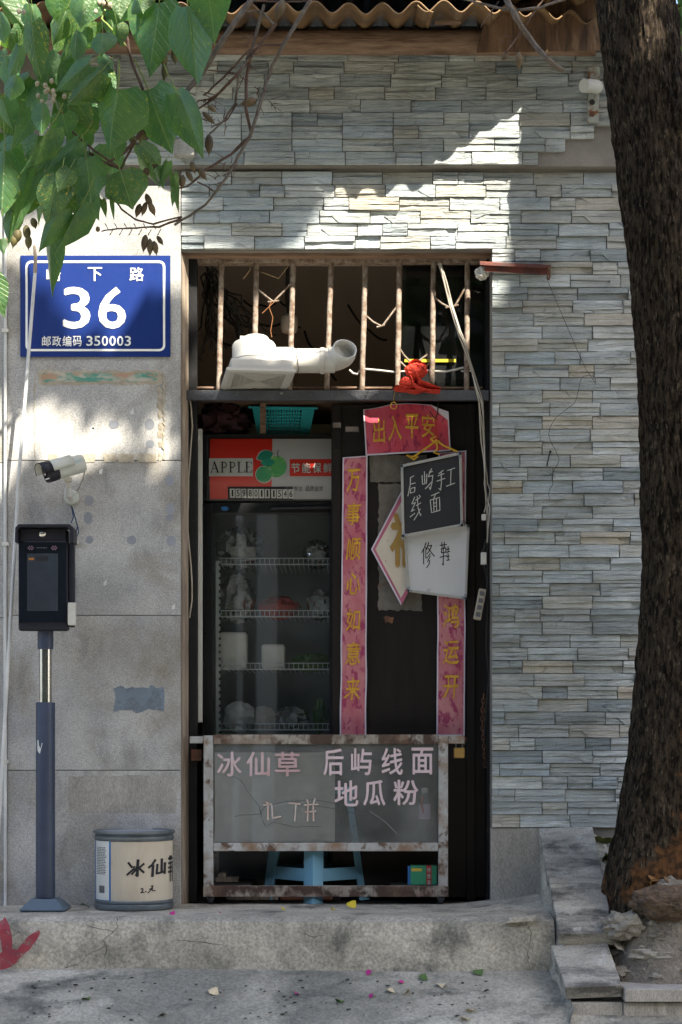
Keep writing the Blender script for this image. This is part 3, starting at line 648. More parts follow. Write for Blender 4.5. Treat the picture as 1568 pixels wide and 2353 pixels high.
gr = thing('window_grille', 'rusty vertical bar grille above the dark cross beam in the doorway', 'grille', (X(784,.12), .12, Z(918,.12)))
y = .12
MB().box(X(452,y), X(1122,y), y-.012, y+.03, Z(605,y), Z(586,y)).build('top_rail', MT['rust_bar'], gr, bevel=.003)
MB().box(X(431,y)+.001, X(1129,y)-.014, .052, .084, Z(919,.05), Z(896,.05)).build('cross_beam', MT['beam_paint'], gr, bevel=.003)
for a, b_ in ((510,503),(590,584),(675,666),(762,751),(840,832),(918,914),(997,993),(1075,1072)):
    m = MB(); y2 = .068
    m.tube([P(a + (b_-a)*i/14 + R.uniform(-.5,.5), 600 + 297*i/14, .118 + (y2-.118)*i/14) for i in range(15)], [.0108 + R.uniform(-.0005,.0005) for _ in range(15)], 12, cap=False)
    m.build('bar', MT['rust_bar'], gr, smooth=True)
def rod(pts, r=.004, m_='rust_bar', y=.1):
    MB().tube([P(a, b_, y) for a, b_ in pts], r, 7).build('tie_rod', MT[m_], gr, smooth=True)
for q in ([(592,664),(612,681),(628,693)],[(668,652),(650,672),(632,690)],[(616,694),(642,691)],[(843,727),(858,740),(878,750)],[(912,705),(895,728),(880,748)],[(866,752),(885,747)],
          [(999,684),(1015,697),(1032,706)],[(1072,656),(1058,682),(1045,704)],[(1024,707),(1054,701)],[(919,802),(930,818),(945,833)],[(996,806),(975,820),(960,832)],[(919,830),(935,846)],[(994,828),(980,842)]):
    rod(q)
wire = MB()
wire.tube([P(a, b_, .09) for a, b_ in ((803,850),(812,858),(822,860),(826,852),(838,848),(872,851),(905,855),(935,853),(960,850),(1000,853),(1025,854),(1045,850),(1062,845),(1084,846),(1086,851),(1074,854),(1060,852))], .0042, 7)
tag(wire.build('binding_wire', MT['white_dirty'], None, True, loc=P(905,855,.09)), 'thick pale wire threaded through the grille bars beside the red cloth', 'wire')
MB().box(X(925,.2), X(1118,.2), .2, .206, Z(894,.2), Z(608,.2)).build('transom_pane', MT['pane'], gr)
MB().box(X(930,.19), X(1048,.19), .19, .192, Z(832,.19), Z(825,.19)).build('yellow_sticker', MT['yellow'], gr)
for k, pts in enumerate(([(625,692),(618,705),(628,730),(622,760),(624,775)],[(632,692),(612,712),(602,720)],[(572,600),(575,620),(560,640)],[(600,625),(640,640),(662,612)])):
    MB().tube([P(a+R.uniform(-1,1), b_, .09) for a, b_ in pts], .0016, 5).build('copper_tie', MT['copper' if k < 2 else 'cable_yellow'], gr)

# ---------------------------------------------------------------- extractor fan with duct
fan_c = P(592, 868, -.02)
fan = thing('extractor_fan', 'white plastic extractor fan with ribbed intake and elbow duct hung on the grille', 'extractor fan', fan_c)
FM = Matrix.Translation(fan_c) @ Matrix.Rotation(math.radians(9), 4, 'Z') @ Matrix.Rotation(math.radians(-7), 4, 'X')
W_ = .134
m = MB()
def frame(z0, z1, r0, r1):
    o = [(-r0,-r0),(r0,-r0),(r0,r0),(-r0,r0)]; i = [(-r1,-r1),(r1,-r1),(r1,r1),(-r1,r1)]
    m.add([(x,y,z0) for x,y in o] + [(x,y,z1) for x,y in i], [(k,(k+1)%4,(k+1)%4+4,k+4) for k in range(4)])
frame(-.014,-.004,W_,W_); frame(-.014,-.020,W_,W_-.012); frame(-.020,-.017,W_-.012,W_-.036); frame(-.004,-.002,W_,.02)
m.build('intake_plate', MT['white_pvc'], fan, M=FM)
m = MB().box(-W_+.03, W_-.03, -W_+.03, W_-.03, -.008, -.0045); m.build('intake_back', MT['yellowed'], fan, M=FM)
for i in range(13):                    # concentric square louvres
    r0 = .102 - i*.0076
    if r0 < .008: break
    m = MB(); r1 = r0 - .0042
    o = [(-r0,-r0),(r0,-r0),(r0,r0),(-r0,r0)]; q = [(-r1,-r1),(r1,-r1),(r1,r1),(-r1,r1)]
    m.add([(x,y,-.0165) for x,y in o]+[(x,y,-.0165) for x,y in q]+[(x,y,-.009) for x,y in o]+[(x,y,-.009) for x,y in q],
          [(k,(k+1)%4,(k+1)%4+4,k+4) for k in range(4)]+[(k,k+8,(k+1)%4+8,(k+1)%4) for k in range(4)]+[(k+4,(k+1)%4+4,(k+1)%4+12,k+12) for k in range(4)])
    m.build('louvre', MT['white_dirty'], fan, M=FM)
m = MB().box(-W_+.018, W_-.006, -W_+.02, W_-.02, -.003, .040); m.build('base_box', MT['white_pvc'], fan, M=FM, bevel=.006, seg=3)
m = MB().lathe([(.086,.036),(.086,.128),(.080,.137),(.05,.139)], (-.012,0,0), 'z', 40); m.build('motor_drum', MT['white_pvc'], fan, M=FM, smooth=True)
m = MB().lathe([(.0868,.062),(.0868,.0645)], (-.012,0,0), 'z', 40, cap=False); m.build('seam', MT['greyprint'], fan, M=FM)
m = MB().lathe([(.052,.13),(.052,.158),(.047,.163)], (-.005,0,0), 'z', 36); m.build('motor_cap', MT['white_pvc'], fan, M=FM, smooth=True)
m = MB().lathe([(.012,0),(.012,.02)], (-.070,-.03,.145), 'x', 14); m.build('cap_clip', MT['white_dirty'], fan, M=FM)
pa, pb = P(628, 828, -.01), P(770, 829, -.01)
m = MB().tube([P(600,827,-.01), P(676,827,-.01)], .0495, 36); m.build('outlet_spigot', MT['white_pvc'], fan, smooth=True)
m = MB().tube([P(674,829,-.01), pb], .0475, 36, cap=False); m.build('duct_pipe', MT['white_pvc'], fan, smooth=True)
m = MB().tube([P(735,829,-.01), P(737,829,-.01), P(746,829,-.01), P(748,829,-.01)], [.0475,.0515,.0515,.0475], 36, cap=False); m.build('pipe_collar', MT['white_pvc'], fan, smooth=True)
ec = P(760, 829, -.01)
pts = [ec + Vector((.052*math.sin(t), -.052*(1-math.cos(t)), .004 + .010*t)) for t in [i/10*math.pi/2 for i in range(11)]]
pts = pts + [pts[-1] + Vector((.004,-.022,.012))]
m = MB().tube(pts, [.0475]*11+[.0475], 36, cap=False)
e = m.build('duct_elbow', MT['white_pvc'], fan, smooth=True); s = e.modifiers.new('wall', 'SOLIDIFY'); s.thickness = .005; s.offset = -1
m = MB().tube([pts[6], pts[7]], .043, 30); m.build('damper_flap', MT['white_dirty'], fan)
for px in (684, 744):
    m = MB(); m.tube([P(px,829,-.01) + Vector((.004*math.sin(q*2), .050*math.cos(q), .050*math.sin(q))) for q in [k*.33 for k in range(20)]], .0012, 5); m.build('tie_wire', MT['cable_dark'], fan)

# red cloth on the beam
c = thing('red_cloth', 'crumpled bright red cloth knotted on the grille above the beam', 'cloth', P(955, 900, .05))
m = MB(); y = .035
m.blob(P(957,851,y), .038,.024,.027, .28,3.6,3,40,26, ridged=True)
m.blob(P(935,880,y), .026,.020,.020, .28,3.8,5,36,24, ridged=True)
m.blob(P(926,893,y), .032,.020,.012, .28,4.0,8,36,24, ridged=True)
def ribbon(cs, wds, k):
    def fn(u, v):
        i = v*(len(cs)-1); a = min(int(i), len(cs)-2); f = i-a
        px = cs[a][0]*(1-f)+cs[a+1][0]*f; py = cs[a][1]*(1-f)+cs[a+1][1]*f; wd = wds[a]*(1-f)+wds[a+1]*f
        d = Vector((cs[a+1][0]-cs[a][0], cs[a+1][1]-cs[a][1])).normalized(); nx, ny = -d.y, d.x
        q = P(px + nx*wd*(u-.5), py + ny*wd*(u-.5), y)
        q.y += .016*math.sin(u*9+k+v*5) + .018*mnoise.noise(Vector((u*3,v*5,k))) - .008
        return q
    m.grid(fn, 16, 26)
ribbon([(952,855),(957,872),(960,885),(985,893),(1012,898)],[22,24,26,20,12],1)
ribbon([(908,890),(930,896),(955,897),(985,896)],[14,12,16,10],2)
ribbon([(940,840),(955,836),(972,845),(978,858)],[16,18,20,10],3)
o = m.build('cloth_body', MT['redcloth'], c, smooth=True)
ring = MB(); ring.tube([P(905 + 7*math.sin(q), 933 - 9*math.cos(q)*.0 + 8*math.cos(q)-1, .045) for q in [k*.4 for k in range(17)]], .0017, 6); ring.tube([P(908,900,.048), P(905,914,.046), P(906,924,.046)], .001, 5)
tag(ring.build('hanging_ring', MT['gold'], None, True, loc=P(905,933,.045)), 'small brass ring on a loop of thread under the beam', 'ring')

# ---------------------------------------------------------------- red steel arm and thin wire on the right
arm = thing('steel_arm', 'short red-brown steel arm with a hook, fixed at the top right corner of the doorway', 'bracket', P(1130, 620, -.05))
y = -.05
m = MB()
m.hexa([P(1103,602,y),P(1266,610,y),P(1266,617,y),P(1103,609,y)],[P(1103,600,y+.04),P(1266,608,y+.04),P(1266,617,y+.04),P(1103,609,y+.04)])
m.hexa([P(1112,608,y+.016),P(1264,616,y+.016),P(1262,632,y+.016),P(1114,624,y+.016)],[P(1112,608,y+.02),P(1264,616,y+.02),P(1262,632,y+.02),P(1114,624,y+.02)])
m.build('channel', MT['redrust'], arm, bevel=.001)
MB().tube([P(1261,611,y),P(1259,630,y-.004),P(1258,640,y-.008),P(1262,643,y-.006),P(1264,634,y-.004),P(1263,620,y)], .0035, 8).build('hook', MT['rust'], arm, smooth=True)
m = MB(); m.blob(P(1108,628,.0), .022,.02,.020,.45,2.5,4,20,14, ridged=True); m.build('plastic_wrap', MT['white_dirty'], arm)
m = MB(); k = [(545,405),(600,540),(690,750),(780,960),(840,1090),(915,1198),(913,1165),(895,1142),(860,1135),(825,1142),(800,1172),(788,1230),(770,1310),(752,1350),(690,1395),(610,1460),(570,1525),(558,1585),(575,1640),(615,1710),(638,1770),(625,1810),(600,1850),(585,1885),(560,1890),(580,1880),(605,1890),(600,1912),(582,1905),(590,1960),(565,2000),(556,2040),(570,2075)]
m.tube([P((1900+a/1.889)/1.741, (900+b_/1.889)/1.741, -.03) for a, b_ in k], .0011, 5)
tag(m.build('thin_wire', MT['cable_dark'], None, True, loc=P(1262,640,-.03)), 'thin dark wire dangling in loops down the stone wall from the red arm', 'wire')
m = MB(); m.tube([P(1264,1040,-.022),P(1259,1062,-.024),P(1257,1072,-.024)], .0024, 6); m.blob(P(1265,1038,-.022),.005,.004,.005,.1,2,1,8,6)
tag(m.build('wall_nail', MT['cable_dark'], None, loc=P(1264,1040,-.022)), 'bent black nail on the stone wall beside the dangling wire', 'nail')

# ---------------------------------------------------------------- door leaf with couplets and boards
DY = .20
leaf = thing('door_leaf', 'dark brown-black metal door leaf covered with pink couplets', 'door', (X(940,DY), DY+.02, 0))
MB().box(X(762,DY), X(1120,DY), DY, DY+.035, .012, Z(927,DY)).build('panel', MT['door'], leaf, bevel=.003)
for l, r, t, bt in ((764,784,930,2070),(1072,1092,930,2070),(784.5,1071.5,930,940)):
    MB().box(X(l,DY), X(r,DY), DY-.012, DY-.0005, Z(bt,DY), Z(t,DY)).build('stile', MT['door'], leaf, bevel=.003)
decal(rough_rect(850, 980, 1046, 1108, 1.5, 9), DY-.003, 'paper_residue', MT['residue'], leaf)
decal(rough_rect(870, 969, 1112, 1403, 2.5, 9), DY-.003, 'paper_residue', MT['residue'], leaf)
decal(rough_rect(883, 905, 1416, 1430, 3, 7), DY-.003, 'rust_patch', MT['rust'], leaf)

CY = DY - .016
def strip_paper(name, label, quad, mats, chars, border=3.2):
    t = thing(name, label, 'couplet', P((quad[2][0]+quad[3][0])/2, quad[2][1], CY), 'spring couplets on the door')
    def lerp(u, v, ins=0):
        a = Vector(quad[0])*(1-u)+Vector(quad[1])*u; b_ = Vector(quad[3])*(1-u)+Vector(quad[2])*u; return a*(1-v)+b_*v
    def surf(u, v, dy):
        q = lerp(u, v); wv = mnoise.noise(Vector((u*1.2, v*9, quad[0][0])))
        return P(q.x + 1.6*mnoise.noise(Vector((quad[0][0]+5, v*7, 0)))*(abs(u-.5)*2), q.y, CY - .003 - .003*wv + dy)
    MB().grid(lambda u, v: surf(u, v, 0), 8, 70).build('backing', MT['papercurl'], t, smooth=True)
    wq = abs(quad[1][0]-quad[0][0]); hq = abs(quad[3][1]-quad[0][1]); eu, ev = border/wq, border/hq*.8
    pp = MB().grid(lambda u, v: surf(eu+(1-2*eu)*u, ev+(1-2*ev)*v, -.0012), 8, 70).build('paper', mats, t, smooth=True)
    return t, surf, pp
quadL = [(788,1051),(845,1047),(842,1690),(781,1690)]
tL, sL, pL = strip_paper('door_couplet', 'pink couplet strip reading seven golden characters, left side of the door', quadL, MT['couplet'], '')
m = MB()
for ch, cy, cw in (('万',1105,30),('事',1182,32),('顺',1263,34),('心',1341,32),('如',1424,33),('意',1502,33),('来',1583,35)):
    for seed in (0,):
        def to(px, py): 
            v = (py-quadL[0][1])/(quadL[3][1]-quadL[0][1]); xl = quadL[0][0]+(quadL[3][0]-quadL[0][0])*v; xr = quadL[1][0]+(quadL[2][0]-quadL[1][0])*v
            q = sL((px-xl)/(xr-xl), v, -.0032); return q
        letter(ch, (813-cw/2-(cy-1105)*.004, 813+cw/2-(cy-1105)*.004, cy-26, cy+26), to, MT['gold'], pL, bold=.020, shear=.10, wob=2.6)
quadR = [(1008,1040),(1072,1035),(1068,1690),(1003,1690)]
tR, sR, pR = strip_paper('door_couplet', 'pink couplet strip on the right of the door, mostly behind the hanging boards', quadR, MT['couplet'], '')
m = MB()
for ch, cy, cw in (('鸿',1416,36),('运',1500,36),('开',1579,36)):
    def to(px, py):
        v = (py-quadR[0][1])/(quadR[3][1]-quadR[0][1]); xl = quadR[0][0]+(quadR[3][0]-quadR[0][0])*v; xr = quadR[1][0]+(quadR[2][0]-quadR[1][0])*v
        return sR((px-xl)/(xr-xl), v, -.0032)
    letter(ch, (1037-cw/2, 1037+cw/2, cy-27, cy+27), to, MT['gold'], pR, bold=.022, shear=.08, wob=2.6)
tT = thing('door_banner', 'red horizontal banner with four golden characters and a curled top corner on the door', 'banner', P(937, 1045, CY))
def bsurf(u, v, dy):
    x0 = 835 + 6*v; x1 = 1031 + 5*v
    px = x0 + (x1-x0)*u; top = 941 - 12*min(1,u/.3) + 2*math.sin(u*9); bt = 1047 - 11*u
    if u > .8: top += (u-.8)*80
    py = top + (bt-top)*v
    curl = .03*max(0, (u-.72)/.28)*max(0,(.35-v)/.35) + .012*max(0,(.06-u)/.06)*max(0,1-v*2)
    return P(px, py, CY - .010 - curl - .003*mnoise.noise(Vector((u*4,v*3,8))) + dy)
MB().grid(lambda u, v: bsurf(u, v, 0), 40, 20).build('backing', MT['papercurl'], tT, smooth=True)
def bs2(u, v):
    uu = .016+.968*u; vv = .012+.955*v
    if uu > .80: vv = max(vv, .02 + (uu-.80)*1.1)
    return bsurf(uu, vv, -.0014)
pT = MB().grid(bs2, 40, 20).build('paper', MT['couplet_red'], tT, smooth=True)
m = MB()
def tob(px, py): 
    u = (px-838)/196; v = (py-932)/106; return bsurf(u, v, -.0042)
for ch, x0, x1 in (('出',858,885),('入',893,924),('平',932,963),('安',970,1000)): letter(ch, (x0, x1, 958-(x0-858)*.05, 1012-(x0-858)*.07), tob, MT['gold'], pT, bold=.020, shear=.1, wob=2.2)
# diamond sheet
dm = thing('diamond_paper', 'pale diamond festive paper with pink edges and a gold character, half behind the boards', 'paper', P(925,1392,CY))
y = CY - .009
decal([(853,1262),(926,1122),(1000,1250),(922,1391)], y, 'edge_sheet', MT['diamond_pink'], dm)
decal([(863,1262),(927,1145),(992,1250),(922,1374)], y-.0015, 'paper', MT['diamond'], dm)
decal([(853,1262),(926,1122),(926,1128),(857,1262)], y-.002, 'paper_edge', MT['papercurl'], dm); decal([(853,1262),(857,1262),(922,1384),(922,1391)], y-.002, 'paper_edge', MT['papercurl'], dm)
m = MB(); put_text(m, '福', (896, 968, 1176, 1305), plane_to(y-.0045), bold=.05); m.build('lettering', MT['gold_flat'], dm)

def c1b(a, b_): return ((1300 + a/2.24)/1.741, (1550 + b_/2.24)/1.741)
def board(name, label, quad, y, face, fw, mframe, strokes, ink, wd):
    t = thing(name, label, 'board', P((quad[2][0]+quad[3][0])/2, quad[2][1], y), 'boards hanging on the door')
    q = [Vector(a) for a in quad]; c = sum(q, Vector((0,0)))/4
    def uv(u, v): return (q[0]*(1-u)+q[1]*u)*(1-v) + (q[3]*(1-u)+q[2]*u)*v
    wq = (q[1]-q[0]).length; hq = (q[3]-q[0]).length; eu, ev = fw/wq, fw/hq
    def bar(u0,u1,v0,v1,name_,m_,y0,y1):
        mm = MB(); fq = [uv(u0,v1),uv(u1,v1),uv(u1,v0),uv(u0,v0)]
        mm.hexa([P(a.x,a.y,y0) for a in fq],[P(a.x,a.y,y1) for a in fq]); return mm.build(name_, m_, t, bevel=.0012)
    face_o = bar(eu*.9,1-eu*.9,ev*.9,1-ev*.9,'board_face',face,y-.006,y+.004)
    for r_ in ((0,1,0,ev),(0,1,1-ev,1),(0,eu,ev,1-ev),(1-eu,1,ev,1-ev)): bar(*r_,'frame_bar',mframe,y-.012,y+.008)
    for u0 in (0,1-eu*2.2):
        for v0 in (0,1-ev*2.2):
            for r_ in ((u0,u0+eu*2.2,0 if v0 == 0 else 1-ev*1.1, ev*1.1 if v0 == 0 else 1),(0 if u0 == 0 else 1-eu*1.1, eu*1.1 if u0 == 0 else 1, v0, v0+ev*2.2)):
                bar(*r_,'corner_cap',MT['alu_corner'],y-.0145,y+.009)
    for grp in strokes:
        m = MB()
        for s_ in grp:
            pts = [c1b(a,b_) for a,b_ in s_]
            m.stroke([(p[0],p[1]) for p in pts], wd, 0, to=lambda v: P(v.x, v.y, y-.0078))
        m.build('character', ink, face_o)
    return t
chalk = [[(797,793),(768,808)],[(768,808),(766,870),(756,920),(745,972)],[(764,868),(810,856)],[(772,905),(808,895),(805,935),(766,948),(772,905)],
 [(872,790),(876,868),(912,860)],[(893,755),(897,862)],[(915,778),(912,862)],[(958,728),(940,760),(930,800),(968,788)],[(945,760),(965,752)],[(968,788),(962,850),(945,915),(935,893)],[(902,908),(962,842)],
 [(1062,743),(1022,772)],[(1015,792),(1068,772)],[(1005,840),(1075,815)],[(1043,755),(1046,850),(1038,920),(1022,905)],[(1100,745),(1165,722)],[(1132,735),(1127,868)],[(1090,885),(1165,857)],
 [(806,982),(780,1045),(812,1030)],[(812,1030),(775,1112)],[(775,1112),(802,1095)],[(765,1160),(806,1128)],[(815,1012),(850,988)],[(820,1058),(860,1035)],[(828,975),(836,1080),(858,1150),(862,1135)],[(855,1088),(830,1140),(800,1188)],[(845,965),(856,978)],
 [(955,970),(1025,940)],[(992,958),(975,1000)],[(945,1010),(1028,985),(1032,1100),(957,1122),(945,1010)],[(975,1005),(978,1105)],[(1000,998),(1003,1100)],[(978,1038),(1000,1032)],[(978,1068),(1002,1062)]]
cb = board('chalkboard', 'small tilted blackboard with six chalk characters in an aluminium frame on the door', [(921,1068),(1061,1038),(1065,1209),(924,1235)], .135, MT['slate'], 6.2, MT['alu'], [chalk[:4],chalk[4:11],chalk[11:15],chalk[15:18],chalk[18:27],chalk[27:]], MT['chalk'], 1.9)
brush = [[(908,1392),(890,1440),(868,1480)],[(886,1450),(886,1582)],[(906,1430),(906,1530)],[(932,1390),(912,1452)],[(925,1422),(958,1415),(940,1460),(918,1490)],[(925,1440),(955,1480),(982,1512)],[(945,1490),(915,1530)],[(945,1512),(920,1562)],[(938,1550),(936,1580),(912,1616)],
 [(1032,1416),(1092,1406)],[(1048,1390),(1051,1432)],[(1070,1384),(1073,1432)],[(1045,1445),(1086,1438),(1085,1475),(1046,1482),(1045,1445)],[(1033,1522),(1092,1508)],[(1062,1430),(1062,1592),(1052,1580)],[(1094,1452),(1116,1446)],[(1105,1425),(1106,1475)],[(1090,1478),(1119,1470)],[(1092,1517),(1116,1510)],[(1105,1490),(1106,1545)],[(1092,1550),(1119,1545)]]
wbd = board('whiteboard', 'small white hanging board with two black characters below the blackboard', [(926,1190),(1080,1206),(1073,1378),(936,1360)], .160, MT['wboard'], 6.0, MT['alu'], [brush[:9],brush[9:]], MT['ink'], 2.0)
rb = thing('hanging_ribbon', 'knotted yellow ribbon and red cord holding up the blackboard', 'ribbon', P(1000,1010,.15))
m = MB(); y = .13
for pts in ([(1003,1012),(985,1026),(962,1042),(950,1050)],[(1003,1012),(1020,1024),(1052,1038)],[(1003,1010),(1006,1030),(998,1040),(1010,1044)],[(950,1050),(935,1046),(952,1056),(960,1048)],[(990,1008),(1003,1003),(1012,1012),(1000,1018),(990,1008)]):
    m.tube([P(a,b_,y) for a,b_ in pts], .0042, 6)
m.build('yellow_ribbon', MT['rope_yellow'], rb, smooth=True)
m = MB(); m.tube([P(1003,960,y),P(1001,985,y),P(1004,1010,y),P(1008,1036,y)], .0034, 7); m.build('red_cord', MT['rope_red'], rb, smooth=True)
m = MB(); m.tube([P(1008,918,y+.0),P(1006,950,y),P(1001,963,y)], .0025, 6); m.tube([P(988,945,y),P(998,960,y),P(1006,964,y)], .002, 6); m.build('dark_tie', MT['cable_dark'], rb)

lf_ = MB().box(DL+.055, DR-.03, .088, .95, Z(903,.19), Z(899,.19)); tag(lf_.build('sun_block_board', MT['wood_old'], None, loc=(X(610,.5),.5,Z(921,.19))), 'added dark wooden board behind the cross beam, blocking sun from the fridge and door', 'sun block')  # board added behind the beam to keep sun off the fridge and door
# cables, plugs and power strip at the right jamb
def c6(a, b_): return ((1300 + a/2.24)/1.741, (980 + b_/2.24)/1.741)
path = [c6(*q) for q in ((1030,165),(1055,250),(1080,340),(1130,540),(1200,760),(1250,880),(1290,1010),(1330,1160),(1360,1280),(1395,1400),(1410,1560))] + [c1b(*q) for q in ((1420,480),(1430,600),(1438,750),(1440,860))]
cb_ = thing('cable_bundle', 'bundle of pale grey cables running down the right side of the doorway', 'cable', P(1110,1050,.06))
ends = [[(1458,1000),(1466,1060),(1440,1150)],[(1455,960),(1462,1150),(1458,1300),(1450,1440)],[(1448,1000),(1468,1080),(1455,1250),(1456,1400)],[(1462,920),(1448,1060),(1460,1200),(1452,1420)]]
for k in range(4):
    pts = path + [c1b(*q) for q in ends[k]]
    m = MB(); fine = []
    for i in range(len(pts)-1):
        for f in (0,.33,.66): fine.append((pts[i][0]*(1-f)+pts[i+1][0]*f, pts[i][1]*(1-f)+pts[i+1][1]*f))
    m.tube([P(a + (k-1.5)*2.0 + 2.2*math.sin(i*.35+k*1.7)*(1 if i > 12 else .3), b_, .045 + .004*math.cos(i*.5+k*2)) for i, (a, b_) in enumerate(fine)], .0029, 7)
    m.build('cable', MT['cable' if k != 2 else 'white_dirty'], cb_, smooth=True)
a, b_ = c1b(1425,1165); MB().box(X(a-5,.045),X(a+5,.045),.03,.055,Z(b_+7,.045),Z(b_-7,.045)).build('connector', MT['white_dirty'], cb_, bevel=.002)
pl = MB().box(X(1105,.05),X(1118,.05),.03,.055,Z(1298,.05),Z(1270,.05)); tag(pl.build('plug_adapter', MT['white_pvc'], None, bevel=.003, loc=P(1111,1298,.05)), 'small white plug adapter hanging on the cables at the right jamb', 'plug')
ps = thing('power_strip', 'grubby cream power strip hanging at an angle beside the right jamb', 'power strip', P(1102,1425,.05))
M_ = Matrix.Translation(P(1103,1389,.05)) @ Matrix.Rotation(math.radians(11), 4, 'Y')
MB().box(-.015,.015,-.014,.012,-.062,.062).build('case', MT['strip'], ps, bevel=.004, M=M_)
for i in range(4): 
    MB().box(-.009,.009,-.0152,-.0138,-.05+i*.028,-.032+i*.028).build('socket', MT['greyprint'], ps, M=M_)
m = MB(); m.tube([P(a,b_,.05) for a,b_ in ((1117,1240),(1112,1262),(1106,1270))], .003, 6); m.tube([P(a,b_,.05) for a,b_ in ((1112,1298),(1121,1335),(1118,1352),(1108,1356))], .0026, 6); m.tube([P(a,b_,.055) for a,b_ in ((1120,1240),(1122,1380),(1117,1480),(1124,1560),(1116,1640),(1112,1690))], .0026, 6)
m.build('lead', MT['cable_dark'], ps)
ch = thing('door_chain', 'rusty chain hanging beside the padlock at the right of the cart', 'chain', P(1110,1760,.1))
for i in range(16):
    m = MB(); cpt = P(1112 - 3*math.sin(i*.3), 1600 + i*10.5, .12)
    ax = Vector((1,0,0)) if i % 2 else Vector((0,1,0))
    m.tube([cpt + ax*.006*math.sin(q) + Vector((0,0,.012*math.cos(q))) for q in [j*math.pi/5 for j in range(11)]], .0022, 6); m.build('link', MT['rust'], ch, smooth=True)
# ---------------------------------------------------------------- fridge
FY = .36
fz = thing('display_fridge', 'tall black glass-door display fridge with a red and silver fruit header, behind the cart', 'fridge', (X(640,FY), FY+.25, 0))
fx0, fx1 = X(466,FY), X(815,FY); ftop = Z(1001,FY); fb = .012
d0, d1 = FY+.03, FY+.52
for nm, (a,b_,c_,d,e,f) in {'side_wall':(fx0,fx0+.03,d0,d1,fb,ftop), 'side_wall.':(fx1-.03,fx1,d0,d1,fb,ftop), 'back_wall':(fx0+.03,fx1-.03,d1-.03,d1,fb,ftop), 'top_panel':(fx0+.03,fx1-.03,d0,d1-.03,ftop-.03,ftop), 'plinth':(fx0+.03,fx1-.03,d0,d1-.03,fb,.25)}.items():
    MB().box(a,b_,c_,d,e,f).build(nm.strip('.'), MT['fridge_black'] if nm in ('side_wall','side_wall.','top_panel') else MT['fridge_in'], fz)
MB().box(fx0+.031,fx0+.034,d0+.002,d1-.031,.255,Z(1165,FY)).build('liner', MT['fridge_in'], fz)
# header, bulging towards the street
zt, zb2 = Z(1006,FY), Z(1150,FY)
def hy(z):
    t = (z - zb2)/(zt - zb2); return FY - .012 - .035*math.sin(math.pi*max(0,min(1,t)))
def hdr(l, r, t, bt, eps, name, m_, parent=None, rgt_top=None):
    mm = MB()
    def fn(u, v):
        px = l + (r - l)*u; 
        if rgt_top is not None: px = l + ((r + (rgt_top - r)*(1-v)) - l)*u
        py = t + (bt-t)*v; z = Z(py, FY); return Vector((X(px,FY), hy(z)-eps, z))
    mm.grid(fn, 2, 24); return mm.build(name, m_, parent or fz, smooth=True)
h = hdr(478,812,1006,1151,0,'header',MT['fridge_black'])
MB().box(X(481.5,FY),fx1,FY-.008,FY+.029,zb2-.004,zt-.001).build('header_case', MT['fridge_black'], fz)
ROOT_F = fz; fz = h
MB().box(fx0-.006, X(481,FY), FY-.045, FY+.028, zb2-.006, zt+.008).build('header_end', MT['fridge_black'], fz, bevel=.006)
MB().box(fx0, fx1, FY-.01, FY+.0295, zt, ftop+.004).build('header_top', MT['fridge_black'], fz)
hdr(484,625,1010,1148,.0016,'red_field',MT['red_print'],rgt_top=627)
hdr(625,805,1010,1148,.0014,'silver_field',MT['silver_print'])
hdr(482.5,583,1057,1098,.003,'name_field',MT['off_white_print'])
hdr(667,800,1059,1098,.003,'slogan_field',MT['red_print'])
hdr(525,674,1121,1149,.004,'number_strip',MT['ink'])
def toh(eps): 
    def f(px, py): z = Z(py,FY); return Vector((X(px,FY), hy(z)-eps, z))
    return f
# serif lettering, drawn from strokes
m = MB(); T = toh(.0055)
def sf(pts, wd): m.stroke(pts, wd, 0, to=lambda v: T(v.x, v.y))
def stem(x, t, bt, wd=3.2): sf([(x,t),(x,bt)], wd); sf([(x-3.6,t),(x+3.6,t)],1.1); sf([(x-4,bt),(x+4,bt)],1.1)
t_, b2 = 1066, 1089
LT = []
sf([(495,t_),(488,b2)],1.3); sf([(495,t_),(503,b2)],3.4); sf([(491,1081),(500,1081)],1.3); sf([(485,b2),(491,b2)],1.1); sf([(499,b2),(507,b2)],1.1); m.build('character', MT['ink'], fz); m = MB()
for x in (513,532):
    stem(x,t_,b2); sf([(x+q*1.0,a) for q,a in ((0,t_),(6,t_+.5),(9.5,t_+4),(9.5,t_+8),(6,t_+12),(0,t_+12.5))],2.0); m.build('character', MT['ink'], fz); m = MB()
stem(551,t_,b2); sf([(551,b2),(563,b2),(564,b2-5)],1.3); m.build('character', MT['ink'], fz); m = MB()
stem(569,t_,b2); sf([(569,t_),(579,t_),(580,t_+4)],1.3); sf([(569,1077),(576,1077)],1.3); sf([(569,b2),(580,b2),(581,b2-5)],1.3)
m.build('character', MT['ink'], fz)
for i, ch_ in enumerate('节能保鲜'): letter(ch_, (670+24.5*i, 690.5+24.5*i, 1068, 1091), toh(.0055), MT['off_white_print'], fz, bold=.028)
for i, ch_ in enumerate('专业专注品质追求'): q = 655 + 10.4*i + (6 if i > 3 else 0); letter(ch_, (q, q+9.4, 1120, 1131), toh(.0036), MT['greyprint'], fz, bold=.006)
xx = 529.5
for i, ch_ in enumerate('15980111546'):
    hdr(xx, xx+11.6, 1125.5+i*.15, 1145.5+i*.15, .0052, 'digit_tile', MT['off_white_print'])
    letter(ch_, (xx+(4.2 if ch_=='1' else 2.4), xx+(8.0 if ch_=='1' else 9.4), 1128+i*.15, 1142.5+i*.15), toh(.0072), MT['ink'], fz, bold=.008, name='digit')
    xx += 13.1 if i not in (2,6) else 14.6
